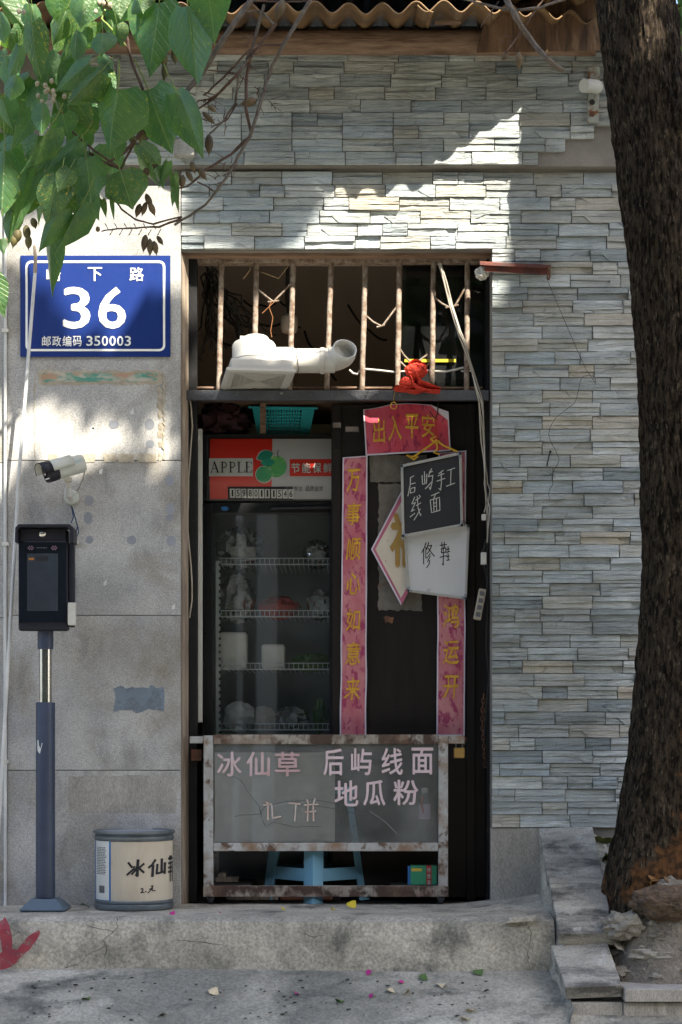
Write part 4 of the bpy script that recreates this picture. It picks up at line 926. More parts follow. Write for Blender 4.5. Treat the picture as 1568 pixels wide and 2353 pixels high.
# two green apples with leaves on the header
def ell(cx_, cy_, rx, ry, rot, eps, name, m_, leafy=False, halo=False):
    mm = MB(); out = []
    for i in range(30):
        q = 2*math.pi*i/30; a, b_ = math.cos(q)*rx, math.sin(q)*ry*((1-.9*abs(math.cos(q))**3) if leafy else 1)
        out.append(toh(eps)(cx_ + a*math.cos(rot)-b_*math.sin(rot), cy_ + a*math.sin(rot)+b_*math.cos(rot)))
    mm.add(out, [tuple(range(30))]); mm.build(name, m_, fz)
ell(636,1076,25,27,.2,.0032,'fruit_halo',MT['off_white_print']); ell(608,1094,20,19.5,0,.0036,'fruit_halo',MT['off_white_print']); ell(610,1051,22,14,-.35,.0031,'fruit_halo',MT['off_white_print'],True)
ell(637,1076,23,25,.2,.0048,'apple_picture',MT['apple']); ell(611,1051,20,12,-.35,.0049,'leaf_picture',MT['apple_leaf'],True); ell(608,1094,18,17.5,0,.0056,'apple_picture',MT['apple']); ell(617,1067,17,9,-.1,.0064,'leaf_picture',MT['apple_leaf'],True)
m = MB(); sf([(641,1055),(639,1046),(641,1038)],2.2); sf([(603,1077),(600,1072),(600,1069)],1.6); m.build('stem_picture', MT['greyprint'], fz)
fz = ROOT_F
# door: frame, glass, handle bar, badge
dt, db = Z(1156,FY), .27
for l, r, t, bt in ((466,490,1156,None),(757,780,1156,None)):
    MB().box(X(l,FY),X(r,FY),FY-.005,FY+.028,db,dt).build('door_frame', MT['fridge_black'], fz, bevel=.004)
MB().box(X(490.2,FY),X(756.8,FY),FY-.005,FY+.028,Z(1181,FY),dt).build('door_frame', MT['fridge_black'], fz, bevel=.004)
MB().box(X(490.2,FY),X(756.8,FY),FY-.005,FY+.028,db,Z(1700,FY)).build('door_frame', MT['fridge_black'], fz, bevel=.004)
MB().tube([P(625,1170,FY-.02),P(640,1168,FY-.028),P(760,1166,FY-.028)], .008, 12).build('handle', MT['fridge_black'], fz, smooth=True)
ell2 = MB(); ell2.prism([(X(517,FY)+.016*math.cos(q*.4), Z(1169,FY)+.009*math.sin(q*.4)) for q in range(16)], FY-.008, FY-.0055); ell2.build('badge', MT['labelblue'], fz)
MB().box(X(490.2,FY),X(756.8,FY),FY+.004,FY+.008,Z(1700,FY),Z(1181,FY)).build('glass', MT['fridgeglass'], fz)
MB().box(X(495,FY)+.0,X(505,FY),FY+.035,FY+.045,Z(1700,FY),Z(1287,FY)).build('shelf_rail', MT['wire_white'], fz)
m = MB()
for i in range(26):
    py = 1296 + i*15.5; m.box(X(502,FY),X(506.5,FY),FY+.032,FY+.0348,Z(py+3,FY),Z(py-3,FY))
m.build('rail_slot', MT['crackdark'], fz)
SH = [1290, 1410, 1531, 1670]
sh_y = FY + .06
for py in SH:
    t = MB(); zz = Z(py+7,sh_y); z2 = Z(py-7,sh_y)
    t.tube([(X(506,sh_y),sh_y,zz),(X(790,sh_y),sh_y,zz)], .0030, 6); t.tube([(X(506,sh_y),sh_y,z2),(X(790,sh_y),sh_y,z2)], .0022, 6)
    for i in range(26):
        px = 509 + i*11.1; t.tube([(X(px,sh_y),sh_y,zz),(X(px,sh_y),sh_y,z2)], .0016, 5); t.tube([(X(px,sh_y),sh_y,zz),(X(px,sh_y),d1-.04,zz)], .0014, 4)
    t.build('wire_shelf', MT['wire_white'], fz)
def shz(i): return Z(SH[i]+7, sh_y) + .004
def goods(name, label, cat, px, i, rx, ry, rz, m_, seed, amp=.3, dy=.16, ridged=True):
    c_ = Vector((X(px, FY+dy), FY+dy, shz(i) + rz*.93))
    o = MB().blob(c_, rx, ry, rz, amp, 2.2, seed, 30, 20, ridged=ridged).build(name, MT[m_], None, True, loc=(c_.x, c_.y, shz(i)))
    return tag(o, label, cat, 'goods on the fridge shelves')
goods('plastic_bag','clear crumpled plastic bag on the top fridge shelf, left','bag',552,0,.085,.09,.075,'bag',1)
goods('plastic_bag','clear crumpled plastic bag on the top fridge shelf, right','bag',728,0,.05,.07,.05,'bag',2)
goods('red_bag','bright red plastic bag on the second fridge shelf','bag',642,1,.075,.08,.042,'bag_red',3,.25)
goods('plastic_bag','clear bag of greens on the second fridge shelf, left','bag',545,1,.065,.07,.085,'bag',4)
goods('plastic_bag','clear bag at the right end of the second fridge shelf','bag',735,1,.05,.06,.055,'bag',12)
goods('leafy_greens','bunch of leafy greens on the second fridge shelf behind the bag','vegetable',535,1,.05,.05,.03,'veg',5,.5,.22)
goods('white_bundle','pale wrapped bundle on the bottom fridge shelf, left','bundle',552,3,.062,.07,.055,'foam',6,.25)
goods('paper_bundle','tan wrapped bundle on the bottom fridge shelf, centre','bundle',606,3,.045,.05,.045,'strip',7,.3)
goods('plastic_bag','clear bag of meat on the bottom fridge shelf, right','bag',672,3,.06,.06,.045,'bag',8)
goods('leafy_greens','green stalks at the right end of the bottom fridge shelf','vegetable',735,3,.022,.03,.055,'veg',9,.5)
goods('leafy_greens','dark greens at the right end of the third fridge shelf','vegetable',715,2,.06,.06,.03,'veg',10,.5)
for (l, r, t, lab) in ((500,568,1452,'large pale foam block on the third fridge shelf'),(601,655,1480,'small white foam block on the third fridge shelf')):
    yb = FY+.10; o = MB().box(X(l,yb),X(r,yb),yb,yb+.12,shz(2),Z(t,yb)).build('foam_block', MT['foam'], None, bevel=.012, loc=(X((l+r)/2,yb),yb+.06,shz(2)), seg=3); tag(o, lab, 'block', 'goods on the fridge shelves')

# basket, post and clutter over the fridge
bk = thing('plastic_basket', 'teal perforated plastic basket on top of the fridge', 'basket', P(650,1000,FY+.1))
y = FY+.08
def bq(u, v): return ((580 + 12*v) + ((724 - 12*v) - (580 + 12*v))*u, 937 + 61*v)
def bp(u, v, yy): a = bq(u, v); return P(a[0], a[1], yy)
m = MB()
def barq(u0,u1,v0,v1,y0=y,y1=y+.003): m.hexa([bp(u0,v1,y0),bp(u1,v1,y0),bp(u1,v0,y0),bp(u0,v0,y0)],[bp(u0,v1,y1),bp(u1,v1,y1),bp(u1,v0,y1),bp(u0,v0,y1)])
barq(0,.22,0,1); barq(.80,1,0,1); barq(.22,.80,0,.09); barq(.22,.80,.93,1)
for i in range(1,13): u = .22 + .58*i/13; barq(u-.013,u+.013,.09,.93,y+.0004,y+.0026)
for j in range(1,7): v = .09 + .84*j/7; barq(.22,.80,v-.03,v+.03,y+.0002,y+.0028)
m.build('basket_body', MT['teal'], bk)
m = MB(); m.tube([bp(-.04,-.02,y-.004),bp(1.04,.02,y-.004),bp(1.04,.02,y+.166),bp(-.04,-.02,y+.166),bp(-.04,-.02,y-.004)], .005, 7); m.build('rim', MT['teal'], bk)
pst = MB().box(X(598,FY),X(611,FY),FY,FY+.03,ftop+.005,Z(925,FY)); tag(pst.build('wooden_post', MT['wood_old'], None, loc=(X(604,FY),FY,ftop)), 'short dark wooden post in front of the teal basket', 'post')
m = MB(); m.blob(P(510,975,FY+.1), .085,.08,.065,.5,2.4,21,34,24, ridged=True)
tag(m.build('dark_red_bag', mat('dark_red_fabric',(.035,.008,.011),(.015,.008,.009),rough=.8,bump=.3), None, True, loc=P(510,1005,FY+.1)), 'dark red crumpled bag piled beside the basket', 'bag')
m = MB()
for i in range(26):
    q = [P(470 + R.uniform(0,30), 610 + R.uniform(0,60), .30 + R.uniform(0,.1))]
    for k in range(7): q.append(q[-1] + Vector((R.uniform(.0,.05) if i % 2 else R.uniform(-.02,.025), R.uniform(-.02,.03), -R.uniform(.01,.06))))
    m.tube(q, R.choice((.003,.004,.006)), 6)
tag(m.build('cable_tangle', MT['cable_dark'], None, True, loc=P(490,700,.35)), 'tangle of black cables behind the left end of the grille', 'cable')
m = MB()
for pts in ([(560,690),(600,700),(640,690),(680,700)],[(540,740),(600,745),(660,735),(700,750)],[(700,760),(720,800),(750,830),(780,880)],[(800,700),(850,760),(900,780)],[(480,760),(520,790),(560,780),(600,800)]):
    m.tube([P(pts[i][0]*(1-f)+pts[i+1][0]*f, pts[i][1]*(1-f)+pts[i+1][1]*f + 9*math.sin(f*3.14), 1.1) for i in range(len(pts)-1) for f in (0,.2,.4,.6,.8)], .005, 6)
tag(m.build('wall_cable', MT['cable_dark'], None, True, loc=P(640,740,1.2)), 'loose dark cables strung across the dim room behind the grille', 'cable')
lp = thing('hanging_lamp', 'white jar-shaped lamp on a dark cord behind the grille bars', 'lamp', P(665,765,.5))
y = .5; cxp = X(665,y)
MB().lathe([(.020,Z(722,y)),(.034,Z(728,y)),(.036,Z(735,y)),(.036,Z(755,y)),(.030,Z(764,y)),(.012,Z(766,y))], (cxp,y,0), 'z', 24).build('jar_shade', MT['white_pvc'], lp, smooth=True)
MB().tube([(cxp,y,Z(722,y)),(cxp-.01,y,Z(690,y)),(cxp-.006,y,Z(600,y)),(cxp,y,3.2)], .008, 8).build('cord', MT['cable_dark'], lp)
cab = thing('back_cabinet', 'dark wooden cabinet with arched framed door at the back of the dim room', 'cabinet', P(785,900,3.0))
y = 2.9; MB().box(X(715,y),X(860,y),y,y+.25,.0,Z(640,y)).build('carcass', MT['dark'], cab)
MB().box(X(735,y),X(838,y),y-.02,y-.001,Z(900,y),Z(690,y)).build('door_panel', mat('dark_wood',(.05,.035,.025),rough=.5), cab, bevel=.01)
MB().box(X(812,y),X(817,y),y-.04,y-.0205,Z(800,y),Z(770,y)).build('handle', MT['gold'], cab)

# ---------------------------------------------------------------- vending cart
CYF = .0
ct = thing('vending_cart', 'rusty steel-framed food cart with a cracked lettered glass front blocking the doorway', 'cart', (X(750), .2, 0))
def bx(l, r, t, bt, y0, y1, nm, m_, bev=.0025): return MB().box(X(l),X(r),y0,y1,Z(bt),Z(t)).build(nm, MT[m_], ct, bevel=bev)
dep = .42
for l in (468, 1008):
    for y0 in (CYF, CYF+dep-.036): bx(l, l+22, 1690, 2058, y0, y0+.036, 'post', 'cartpaint')
for y0 in (CYF-.0015, CYF+dep-.034):
    bx(490.5,1007.5,1688,1710,y0,y0+.034,'top_rail','carttop'); bx(490.5,1007.5,1937,1956,y0,y0+.034,'middle_rail','cartpaint'); bx(467,1031,2036,2061 if y0 < .1 else 2056,y0-.001,y0+.038,'bottom_rail','carttop')
for l in (470, 1010): 
    bx(l,l+18,1691,1708,CYF+.0365,CYF+dep-.0365,'side_rail','carttop'); bx(l,l+18,2040,2057,CYF+.0385,CYF+dep-.0385,'side_rail','carttop')
bx(436,467.5,1692,1708,CYF+.004,CYF+.028,'handle_end','cartpaint'); bx(1030.5,1068,1690,1709,CYF+.004,CYF+.03,'handle_end','cartpaint')
MB().tube([P(1062,1690,.016),P(1070,1698,.016),P(1064,1712,.016)], .005, 8).build('handle_hook', MT['rust'], ct, smooth=True)
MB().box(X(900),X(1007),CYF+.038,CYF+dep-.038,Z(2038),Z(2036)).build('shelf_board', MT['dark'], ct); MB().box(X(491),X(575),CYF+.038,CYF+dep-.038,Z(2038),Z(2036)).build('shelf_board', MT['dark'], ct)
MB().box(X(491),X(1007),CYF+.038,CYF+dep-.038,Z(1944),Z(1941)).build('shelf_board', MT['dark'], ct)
cgl = MB().box(X(490.5),X(1007.5),CYF+.012,CYF+.016,Z(1937),Z(1710)).build('glass', MT['cartglass'], ct)
MB().box(X(493),X(770),CYF+.026,CYF+.029,Z(1936),Z(1729)).build('backing_board', MT['sheet'], ct)
LY = CYF + .0095
m = MB()
for ch_, l, r in (('后',743,790),('屿',807,855),('线',877,926),('面',946,996)): letter(ch_, (l,r,1720-(l-743)*.012,1782-(l-743)*.01), plane_to(LY), MT['pinkpaint'], cgl, bold=.022)
for ch_, l, r in (('地',769,824),('瓜',835,886),('粉',904,962)): letter(ch_, (l,r,1793-(l-769)*.012,1853-(l-769)*.02), plane_to(LY), MT['pinkpaint'], cgl, bold=.022)
m = MB()
for ch_, l, r in (('冰',499,556),('仙',566,621),('草',632,690)): letter(ch_, (l,r,1727,1784), plane_to(LY), MT['fadedred'], cgl, bold=.022)
m = MB()      # remains of peeled characters
for s_ in ([(612,1843),(620,1848)],[(606,1850),(624,1848)],[(616,1850),(616,1884)],[(625,1852),(627,1880),(645,1876)],[(664,1845),(690,1848)],[(680,1848),(678,1886)],[(700,1850),(730,1848)],[(706,1838),(709,1846)],[(724,1836),(721,1846)],[(708,1850),(707,1886)],[(720,1850),(721,1886)],[(702,1866),(726,1864)]):
    MB().stroke(s_, 3.4, 0, to=lambda v: P(v.x, v.y, LY)).build('peeled_stroke', MT['peel'], cgl)
m = MB()
for pts in ([(603,1880),(600,1865),(615,1850),(660,1842),(720,1838),(780,1848),(830,1862),(850,1868)],[(600,1870),(595,1850),(575,1825),(555,1795),(530,1780)],[(603,1870),(560,1872),(540,1876)],[(690,1848),(760,1856),(800,1866),(835,1874)],[(840,1862),(870,1880),(900,1910),(915,1935)],[(603,1885),(612,1900),(625,1890),(680,1900),(740,1898)],[(840,1870),(833,1890),(810,1900)]):
    q = []
    for (a,b_),(c_,d) in zip(pts,pts[1:]):
        for k in range(3): q.append((a+(c_-a)*k/3+R.uniform(-1.2,1.2), b_+(d-b_)*k/3+R.uniform(-1.2,1.2)))
    q.append(pts[-1]); MB().tube([P(a,b_,CYF+.0113) for a,b_ in q], [.0004+.0005*R.random() for _ in q], 4).build('glass_crack', MT['crackdark'], cgl)
m = MB()
for pts in ([(560,1800),(575,1820),(590,1842)],[(850,1864),(885,1888),(912,1915)],[(610,1856),(655,1847),(700,1845)]): MB().tube([P(a,b_,CYF+.0113) for a,b_ in pts], .0005, 4).build('glass_crack', MT['crack'], cgl)
def caster(px, y0):
    c_ = thing_child = MB()
    c_.lathe([(.0175,-.009),(.019,-.006),(.019,.006),(.0175,.009)], (X(px), y0, .0195), 'x', 20); 
    f = MB(); f.box(X(px)-.016,X(px)+.016,y0-.018,y0+.018,.038,.0425)
    for sx in (-1,1): f.hexa([(X(px)+sx*.0125-.001,y0-.012,.018),(X(px)+sx*.0125+.001,y0-.012,.018),(X(px)+sx*.0125+.001,y0-.016,.038),(X(px)+sx*.0125-.001,y0-.016,.038)],[(X(px)+sx*.0125-.001,y0+.012,.018),(X(px)+sx*.0125+.001,y0+.012,.018),(X(px)+sx*.0125+.001,y0+.016,.038),(X(px)+sx*.0125-.001,y0+.016,.038)])
    fo = f.build('caster', MT['galv'], ct); c_.build('wheel', MT['rubber'], fo, smooth=True)
for px in (484, 1014):
    for y0 in (.02, dep-.02): caster(px, y0)
lk = thing('padlock', 'small brass padlock hanging from the right handle of the cart', 'padlock', P(1056,1742,.03))
MB().box(X(1043,.03),X(1068,.03),.022,.04,Z(1742,.03),Z(1718,.03)).build('body', MT['gold_flat'], lk, bevel=.004)
MB().tube([P(1048,1720,.03),P(1048,1708,.03),P(1056,1703,.03),P(1063,1708,.03),P(1063,1720,.03)], .003, 8).build('shackle', MT['galv'], lk, smooth=True)
bt_ = thing('drink_bottle', 'clear plastic drink bottle with a white cap and purple label inside the cart', 'bottle', P(977,1938,.1))
y = .09; bz = Z(1941)+.003
MB().lathe([(.020,bz),(.023,bz+.006),(.023,bz+.06),(.020,bz+.075),(.023,bz+.09),(.023,bz+.16),(.017,bz+.185),(.012,bz+.195),(.012,bz+.2)], (X(976,y),y,0), 'z', 24).build('bottle_body', MT['bottle'], bt_, smooth=True)
MB().lathe([(.0145,bz+.198),(.0145,bz+.216),(.013,bz+.219)], (X(976,y),y,0), 'z', 20).build('cap', MT['white_pvc'], bt_, smooth=True)
m = MB(); m.lathe([(.0236,bz+.095),(.0236,bz+.155)], (X(976,y),y,0), 'z', 24, cap=False); m.build('label_sleeve', MT['purple'], bt_, smooth=True)
m = MB(); m.stroke([(972,1832),(969,1842),(971,1856),(973,1866)], 4, 0, to=lambda v: P(v.x, v.y, y-.0245)); m.build('label_mark', MT['red_print'], bt_)
# goods on the lower shelf
bxg = thing('product_carton', 'green and red product packet on the lower cart shelf', 'carton', P(968,2037,.06))
y = .05
for l, r, m_ in ((944,980,'boxgreen'),(980.2,992,'boxred'),(992.2,1004,'boxgreen')): MB().box(X(l,y),X(r,y),y,y+.06,Z(2035.5),Z(1989,y)).build('carton_panel', MT[m_], bxg, bevel=.001)
MB().box(X(938,y),X(943.8,y),y+.004,y+.06,Z(2035.5),Z(1991,y)).build('carton_panel', MT['labelblue'], bxg)
MB().box(X(946,y),X(970,y),y-.001,y-.0002,Z(2002,y),Z(1995,y)).build('brand_band', MT['boxyellow'], bxg)
for i, ch_ in enumerate('特惠装'): letter(ch_, (982,990,1994+14*i,2005+14*i), plane_to(y-.0015), MT['off_white_print'], bxg, bold=.012)
# stool
st = thing('plastic_stool', 'light blue plastic stool standing corner-on behind the cart', 'stool', P(732,2078,.28))
SM = Matrix.Translation((X(727,.2), .225, 0)) @ Matrix.Rotation(math.radians(42), 4, 'Z')
hh = .46
MB().box(-.125,.125,-.125,.125,hh-.03,hh).build('seat', MT['stool'], st, M=SM, bevel=.012)
for sx in (-1,1):
    for sy in (-1,1):
        m = MB()
        def cr(z, r_): return [(sx*r_, sy*r_, z), (sx*(r_-.055), sy*r_, z), (sx*(r_-.055), sy*(r_-.006), z), (sx*(r_-.006), sy*(r_-.006), z), (sx*(r_-.006), sy*(r_-.055), z), (sx*r_, sy*(r_-.055), z)]
        a = cr(.002, .155); b_ = cr(hh-.02, .115)
        m.add(a+b_, [(k,(k+1)%6,(k+1)%6+6,k+6) for k in range(6)]+[(0,1,2,3),(0,3,4,5),(6,9,8,7),(6,11,10,9)]); m.build('leg', MT['stool'], st, M=SM)
for k in range(4):
    Q = SM @ Matrix.Rotation(math.pi/2*k, 4, 'Z'); r_ = .142
    MB().box(-r_+.04,r_-.04,-r_,-r_+.006,.088,.138).build('cross_bar', MT['stool'], st, M=Q)
br_ = MB().box(X(645,.22),X(765,.22),.18,.28,.001,.05); tag(br_.build('old_brick', MT['brick'], None, bevel=.006, loc=P(705,2085,.22)), 'old red brick on the floor under the cart', 'brick')
ob = MB().box(X(520,.2),X(640,.2),.2,.24,.001,.03); tag(ob.build('timber_offcut', MT['wood_grey'], None, bevel=.002, loc=(X(580,.2),.2,0)), 'grey timber offcut lying on the floor under the cart', 'timber')
for i, (l, r, z0, lab) in enumerate(((497,548,0,'lower grey wood block on the lower cart shelf'),(503,520,1,'small pale wood block on top of the grey one on the cart shelf'))):
    o = MB().box(X(l,.2),X(r,.2),.18,.24,Z(2036)+.002+.021*z0,Z(2036)+.022+.018*z0).build('wood_block', MT['wood_grey'], None, bevel=.002, loc=(X((l+r)/2,.2),.2,Z(2036))); tag(o, lab, 'block')
# ---------------------------------------------------------------- number plate
NY = -.030
sg = thing('number_plate', 'blue house number plate reading 36 in white on the granite pier', 'sign', P(219,820,NY))
npl = MB().box(X(47,NY),X(392,NY),NY,NY+.004,Z(820,NY),Z(587,NY)).build('plate', MT['blue_sign'], sg, bevel=.001)
def rrect(l,r,t,bt,rad):
    out = []
    for cx_, cy_, a0 in ((r-rad,t+rad,-90),(r-rad,bt-rad,0),(l+rad,bt-rad,90),(l+rad,t+rad,180)):
        for k in range(7): q = math.radians(a0+15*k); out.append((cx_+rad*math.cos(q), cy_+rad*math.sin(q)))
    return out
o, i_ = rrect(59,380,599,807,13), rrect(64,375,604,802,9); nn = len(o)
m = MB(); m.add([P(a,b_,NY-.0015) for a,b_ in o]+[P(a,b_,NY-.0015) for a,b_ in i_], [(k,(k+1)%nn,(k+1)%nn+nn,k+nn) for k in range(nn)]); m.build('border_line', MT['sign_white'], npl)
T = plane_to(NY-.0018); SW = MT['sign_white']
for ch_, l, r in (('崎',107,140),('下',202,235),('路',298,331)): letter(ch_, (l,r,614,646), T, SW, npl, bold=.016)
for ch_, l, r in (('3',145,208),('6',226,290)): letter(ch_, (l,r,659,756), T, SW, npl, bold=.020, name='digit')
for k, ch_ in enumerate('邮政编码'): letter(ch_, (97+23.5*k,97+23.5*k+20.5,772,796), T, SW, npl, bold=.014)
for k, ch_ in enumerate('350003'): letter(ch_, (199+17.6*k,199+17.6*k+14.5,772,795), T, SW, npl, bold=.02, name='digit')

# ---------------------------------------------------------------- poles at the far left
m = MB(); m.tube([P(13,2098,-.04),P(12,1400,-.04),P(13,700,-.04),P(14,-60,-.04)], .0065, 12)
cd = thing('conduit_pipe', 'thin white vertical conduit fixed to the wall at the left edge', 'pipe', P(13,2098,-.04)); m.build('pipe', MT['pipe_white'], cd, smooth=True)
for py in (760, 1250, 1750): MB().box(X(6,-.04),X(20,-.04),-.05,-.0265,Z(py+4,-.04),Z(py-4,-.04)).build('clip', MT['white_dirty'], cd)
lp2 = thing('leaning_pole', 'white plastic pole leaning diagonally across the number plate', 'pole', P(-14,2098,-.30))
m = MB(); m.tube([P(-14,2096,-.32),P(44,1091,-.17),P(81,626,-.10)], .0068, 14); m.build('pole', MT['pipe_white'], lp2, smooth=True)
m = MB(); m.tube([P(81,628,-.10),P(82,590,-.095),P(79,565,-.09)], [.0075,.007,.005], 12); m.build('taped_tip', MT['wood_grey'], lp2, smooth=True)

# ---------------------------------------------------------------- security camera
sc = thing('security_camera', 'cream bullet security camera with black visor on the granite pier', 'camera', P(165,1170,-.03))
A, B = P(190,1064,-.15), P(97,1090,-.235)
ax = (B-A).normalized(); up = Vector((0,0,1)); rt = ax.cross(up).normalized(); up = rt.cross(ax)
def ringp(c_, rx, rz, pw=2.6, n=28):
    out = []
    for k in range(n):
        q = 2*math.pi*k/n; a, b_ = math.cos(q), math.sin(q)
        out.append(c_ + rt*rx*math.copysign(abs(a)**(2/pw),a) + up*rz*math.copysign(abs(b_)**(2/pw),b_))
    return out
def loft(rings, m, cap=True):
    n = len(rings[0]); m.add([p for r_ in rings for p in r_], [(i*n+k, i*n+(k+1)%n, (i+1)*n+(k+1)%n, (i+1)*n+k) for i in range(len(rings)-1) for k in range(n)] + ([tuple(range(n-1,-1,-1)), tuple((len(rings)-1)*n+k for k in range(n))] if cap else []))
L_ = (B-A).length
m = MB(); loft([ringp(A+ax*L_*t, .034*s_, .036*s_) for t, s_ in ((-.02,.7),(0,.9),(.04,1),(.70,1))], m); m.build('body', MT['cream'], sc, smooth=True)
m = MB(); loft([ringp(A+ax*L_*t, .0355*s_, .0375*s_) for t, s_ in ((.66,1),(.88,1.02),(.90,.98),(.90,.8),(.86,.78))], m); m.build('front_bezel', MT['charcoal'], sc, smooth=True)
m = MB()
top = [ringp(A+ax*L_*t, .039*s_, .041*s_) for t, s_ in ((.28,1.0),(.6,1),(1.03,1.03))]
n = 28; vs_ = []; 
for r_ in top: vs_ += r_[0:15]
m.add(vs_, [(i*15+k, i*15+k+1, (i+1)*15+k+1, (i+1)*15+k) for i in range(2) for k in range(14)]); hd = m.build('visor', MT['cream'], sc, smooth=True); s = hd.modifiers.new('t','SOLIDIFY'); s.thickness=.003
m = MB(); vs_ = []
for r_ in [ringp(A+ax*L_*t, .0402, .0423) for t in (.80,1.04)]: vs_ += r_[0:15]
m.add(vs_, [(k,k+1,15+k+1,15+k) for k in range(14)]); hd = m.build('visor_tip', MT['charcoal'], sc, smooth=True); s = hd.modifiers.new('t','SOLIDIFY'); s.thickness=.003
m = MB(); lc = A+ax*L_*.905+up*.006; loft([ringp(lc,.015,.015,2), ringp(lc+ax*.006,.015,.015,2), ringp(lc+ax*.006,.012,.012,2)], m); m.build('lens', MT['lens'], sc, smooth=True)
for k in range(4):
    m = MB(); lc = A+ax*L_*.9-up*.022+rt*(-.015+.01*k); loft([ringp(lc,.003,.003,2,10), ringp(lc+ax*.003,.003,.003,2,10)], m); m.build('led', MT['sign_white'], sc)
m = MB(); put_text(m, 'Tiandy', (158,176,1071,1080), lambda px, py: P(px, py, -.19) , bold=0); mk = MB()
vv = []
for v in m.v:      # lay the maker's mark on the side of the shell facing the street
    u_ = (v[0]-X(158,-.19))/(X(176,-.19)-X(158,-.19)); w_ = (v[2]-Z(1080,-.19))/(Z(1071,-.19)-Z(1080,-.19))
    q = A + ax*L_*(.32-.22*u_) + up*(.004+.012*w_); sd = rt if rt.y < 0 else -rt; vv.append(q + sd*.0405)
mk.add(vv, m.f); mk.build('maker_mark', mat('pale_blue_print',(.10,.35,.45),rough=.5,bump=0), sc)
m = MB(); c0 = P(160,1150,-.03)
m.lathe([(.030,0),(.030,-.006),(.026,-.011)], P(165,1143,-.022), 'y', 28); b0 = m.build('base_plate', MT['cream'], sc, smooth=False); 
m = MB(); m.tube([P(163,1146,-.03),P(160,1140,-.07),P(158,1122,-.09),P(157,1108,-.13)], [.010,.010,.012,.009], 12); m.build('arm', MT['white_dirty'], sc, smooth=True)
m = MB(); m.lathe([(.004,-.022),(.014,-.018),(.0155,.0),(.014,.016),(.006,.02)], P(157,1132,-.10), 'z', 20); m.build('ball_joint', MT['white_pvc'], sc, smooth=True)
MB().box(X(150,-.13)-.004,X(162,-.13)+.006,-.15,-.11,Z(1106,-.13),Z(1098,-.13)).build('mount_shoe', MT['white_dirty'], sc, bevel=.002)
m = MB(); m.tube([P(190,1070,-.15),P(195,1085,-.12),P(190,1105,-.08),P(181,1122,-.04),P(178,1130,-.03)], .0027, 7); m.build('cable', MT['cable'], sc, smooth=True)
m = MB()
for k, pts in enumerate(([(165,1163),(170,1180),(175,1195),(178,1210),(172,1240)],[(166,1165),(172,1185),(180,1215),(181,1225),(174,1238)],[(165,1165),(169,1188),(164,1202)])): m.tube([P(a,b_,-.032-.003*k) for a,b_ in pts], .0022, 6)
m.build('loose_lead', mat('blue_lead',(.02,.05,.13),rough=.5,bump=0), sc)
MB().box(X(169,-.03),X(181,-.03),-.04,-.0225,Z(1251,-.03),Z(1243,-.03)).build('cable_clip', MT['white_pvc'], sc, bevel=.002)

# ---------------------------------------------------------------- access terminal on a post
TY = -.30
tm = thing('access_terminal', 'charcoal face-recognition terminal with a hooded screen on a navy post', 'terminal', (X(105,-.22), -.22, 0))
M0 = Matrix.Identity(4)
MB().box(X(42,TY),X(156,TY),TY,TY+.055,Z(1449,TY),Z(1216,TY)).build('housing', MT['charcoal'], tm, bevel=.009, seg=3)
m = MB(); o = rrect(34,169,1203,1300,9)
h0 = [(34,1246),(35,1212),(43,1204),(160,1204),(168,1212),(169,1246)]; h1 = [(41,1246),(41,1216),(47,1211),(154,1211),(160,1216),(160,1246)]
yf, yb = TY-.045, TY+.06
fr_ = [P(a,b_,yf) for a,b_ in h0]; fi = [P(a,b_,yf) for a,b_ in h1]; ba = [Vector((p.x,yb,p.z)) for p in fr_]; bi = [Vector((p.x,yb,p.z)) for p in fi]
m.add(fr_+fi+ba+bi, [(k,k+1,k+7,k+6) for k in range(5)]+[(k,k+12,k+13,k+1) for k in range(5)]+[(k+6,k+7,k+19,k+18) for k in range(5)]+[(k+12,k+18,k+19,k+13) for k in range(5)]+[(0,6,18,12),(5,17,23,11)])
m.build('visor', MT['charcoal'], tm, bevel=.003)
MB().box(X(156.5,TY),X(169,TY),TY+.01,TY+.06,Z(1440,TY),Z(1246,TY)).build('side_fin', MT['charcoal'], tm, bevel=.006)
MB().box(X(47,TY),X(152,TY),TY-.004,TY-.0005,Z(1240,TY),Z(1216,TY)).build('brow_panel', MT['charcoal'], tm, bevel=.002)
MB().lathe([(.0135,0),(.0135,-.004),(.010,-.007),(.003,-.009)], P(98,1226,TY-.0042), 'y', 22).build('camera_lens', MT['chrome'], tm, smooth=True)
for l in (61, 117): MB().box(X(l,TY),X(l+18,TY),TY-.0048,TY-.0041,Z(1227,TY),Z(1225.5,TY)).build('slot', MT['ink'], tm)
gfr = MB().box(X(44,TY),X(153,TY),TY-.0035,TY-.0005,Z(1432,TY),Z(1245,TY)).build('glass_front', MT['screen'], tm, bevel=.001)
MB().box(X(63,TY),X(134,TY),TY-.0042,TY-.0038,Z(1404,TY),Z(1272,TY)).build('display', MT['lcd'], gfr)
for cx_ in (71, 125):
    m = MB()
    for k in range(7):
        q = k*1.047; a, b_ = (cx_, 1259) if k == 6 else (cx_+5.5*math.cos(q), 1259+4*math.sin(q)); m.lathe([(.0022,0),(.0022,-.0006)], P(a,b_,TY-.0037), 'y', 8)
    m.build('infrared_leds', mat('pink_led',(.45,.26,.34),rough=.5,bump=0), gfr)
m = MB()
for k in range(7): m.box(X(85+k*3.6,TY),X(86.4+k*3.6,TY),TY-.0044,TY-.0037,Z(1259.8,TY),Z(1258.2,TY))
m.build('print_dots', MT['greypaint'], gfr)
MB().box(X(67,TY),X(79,TY),TY-.0048,TY-.0043,Z(1287,TY),Z(1282,TY)).build('status_icon', mat('amber_icon',(.5,.2,.03),rough=.4,bump=0), gfr)
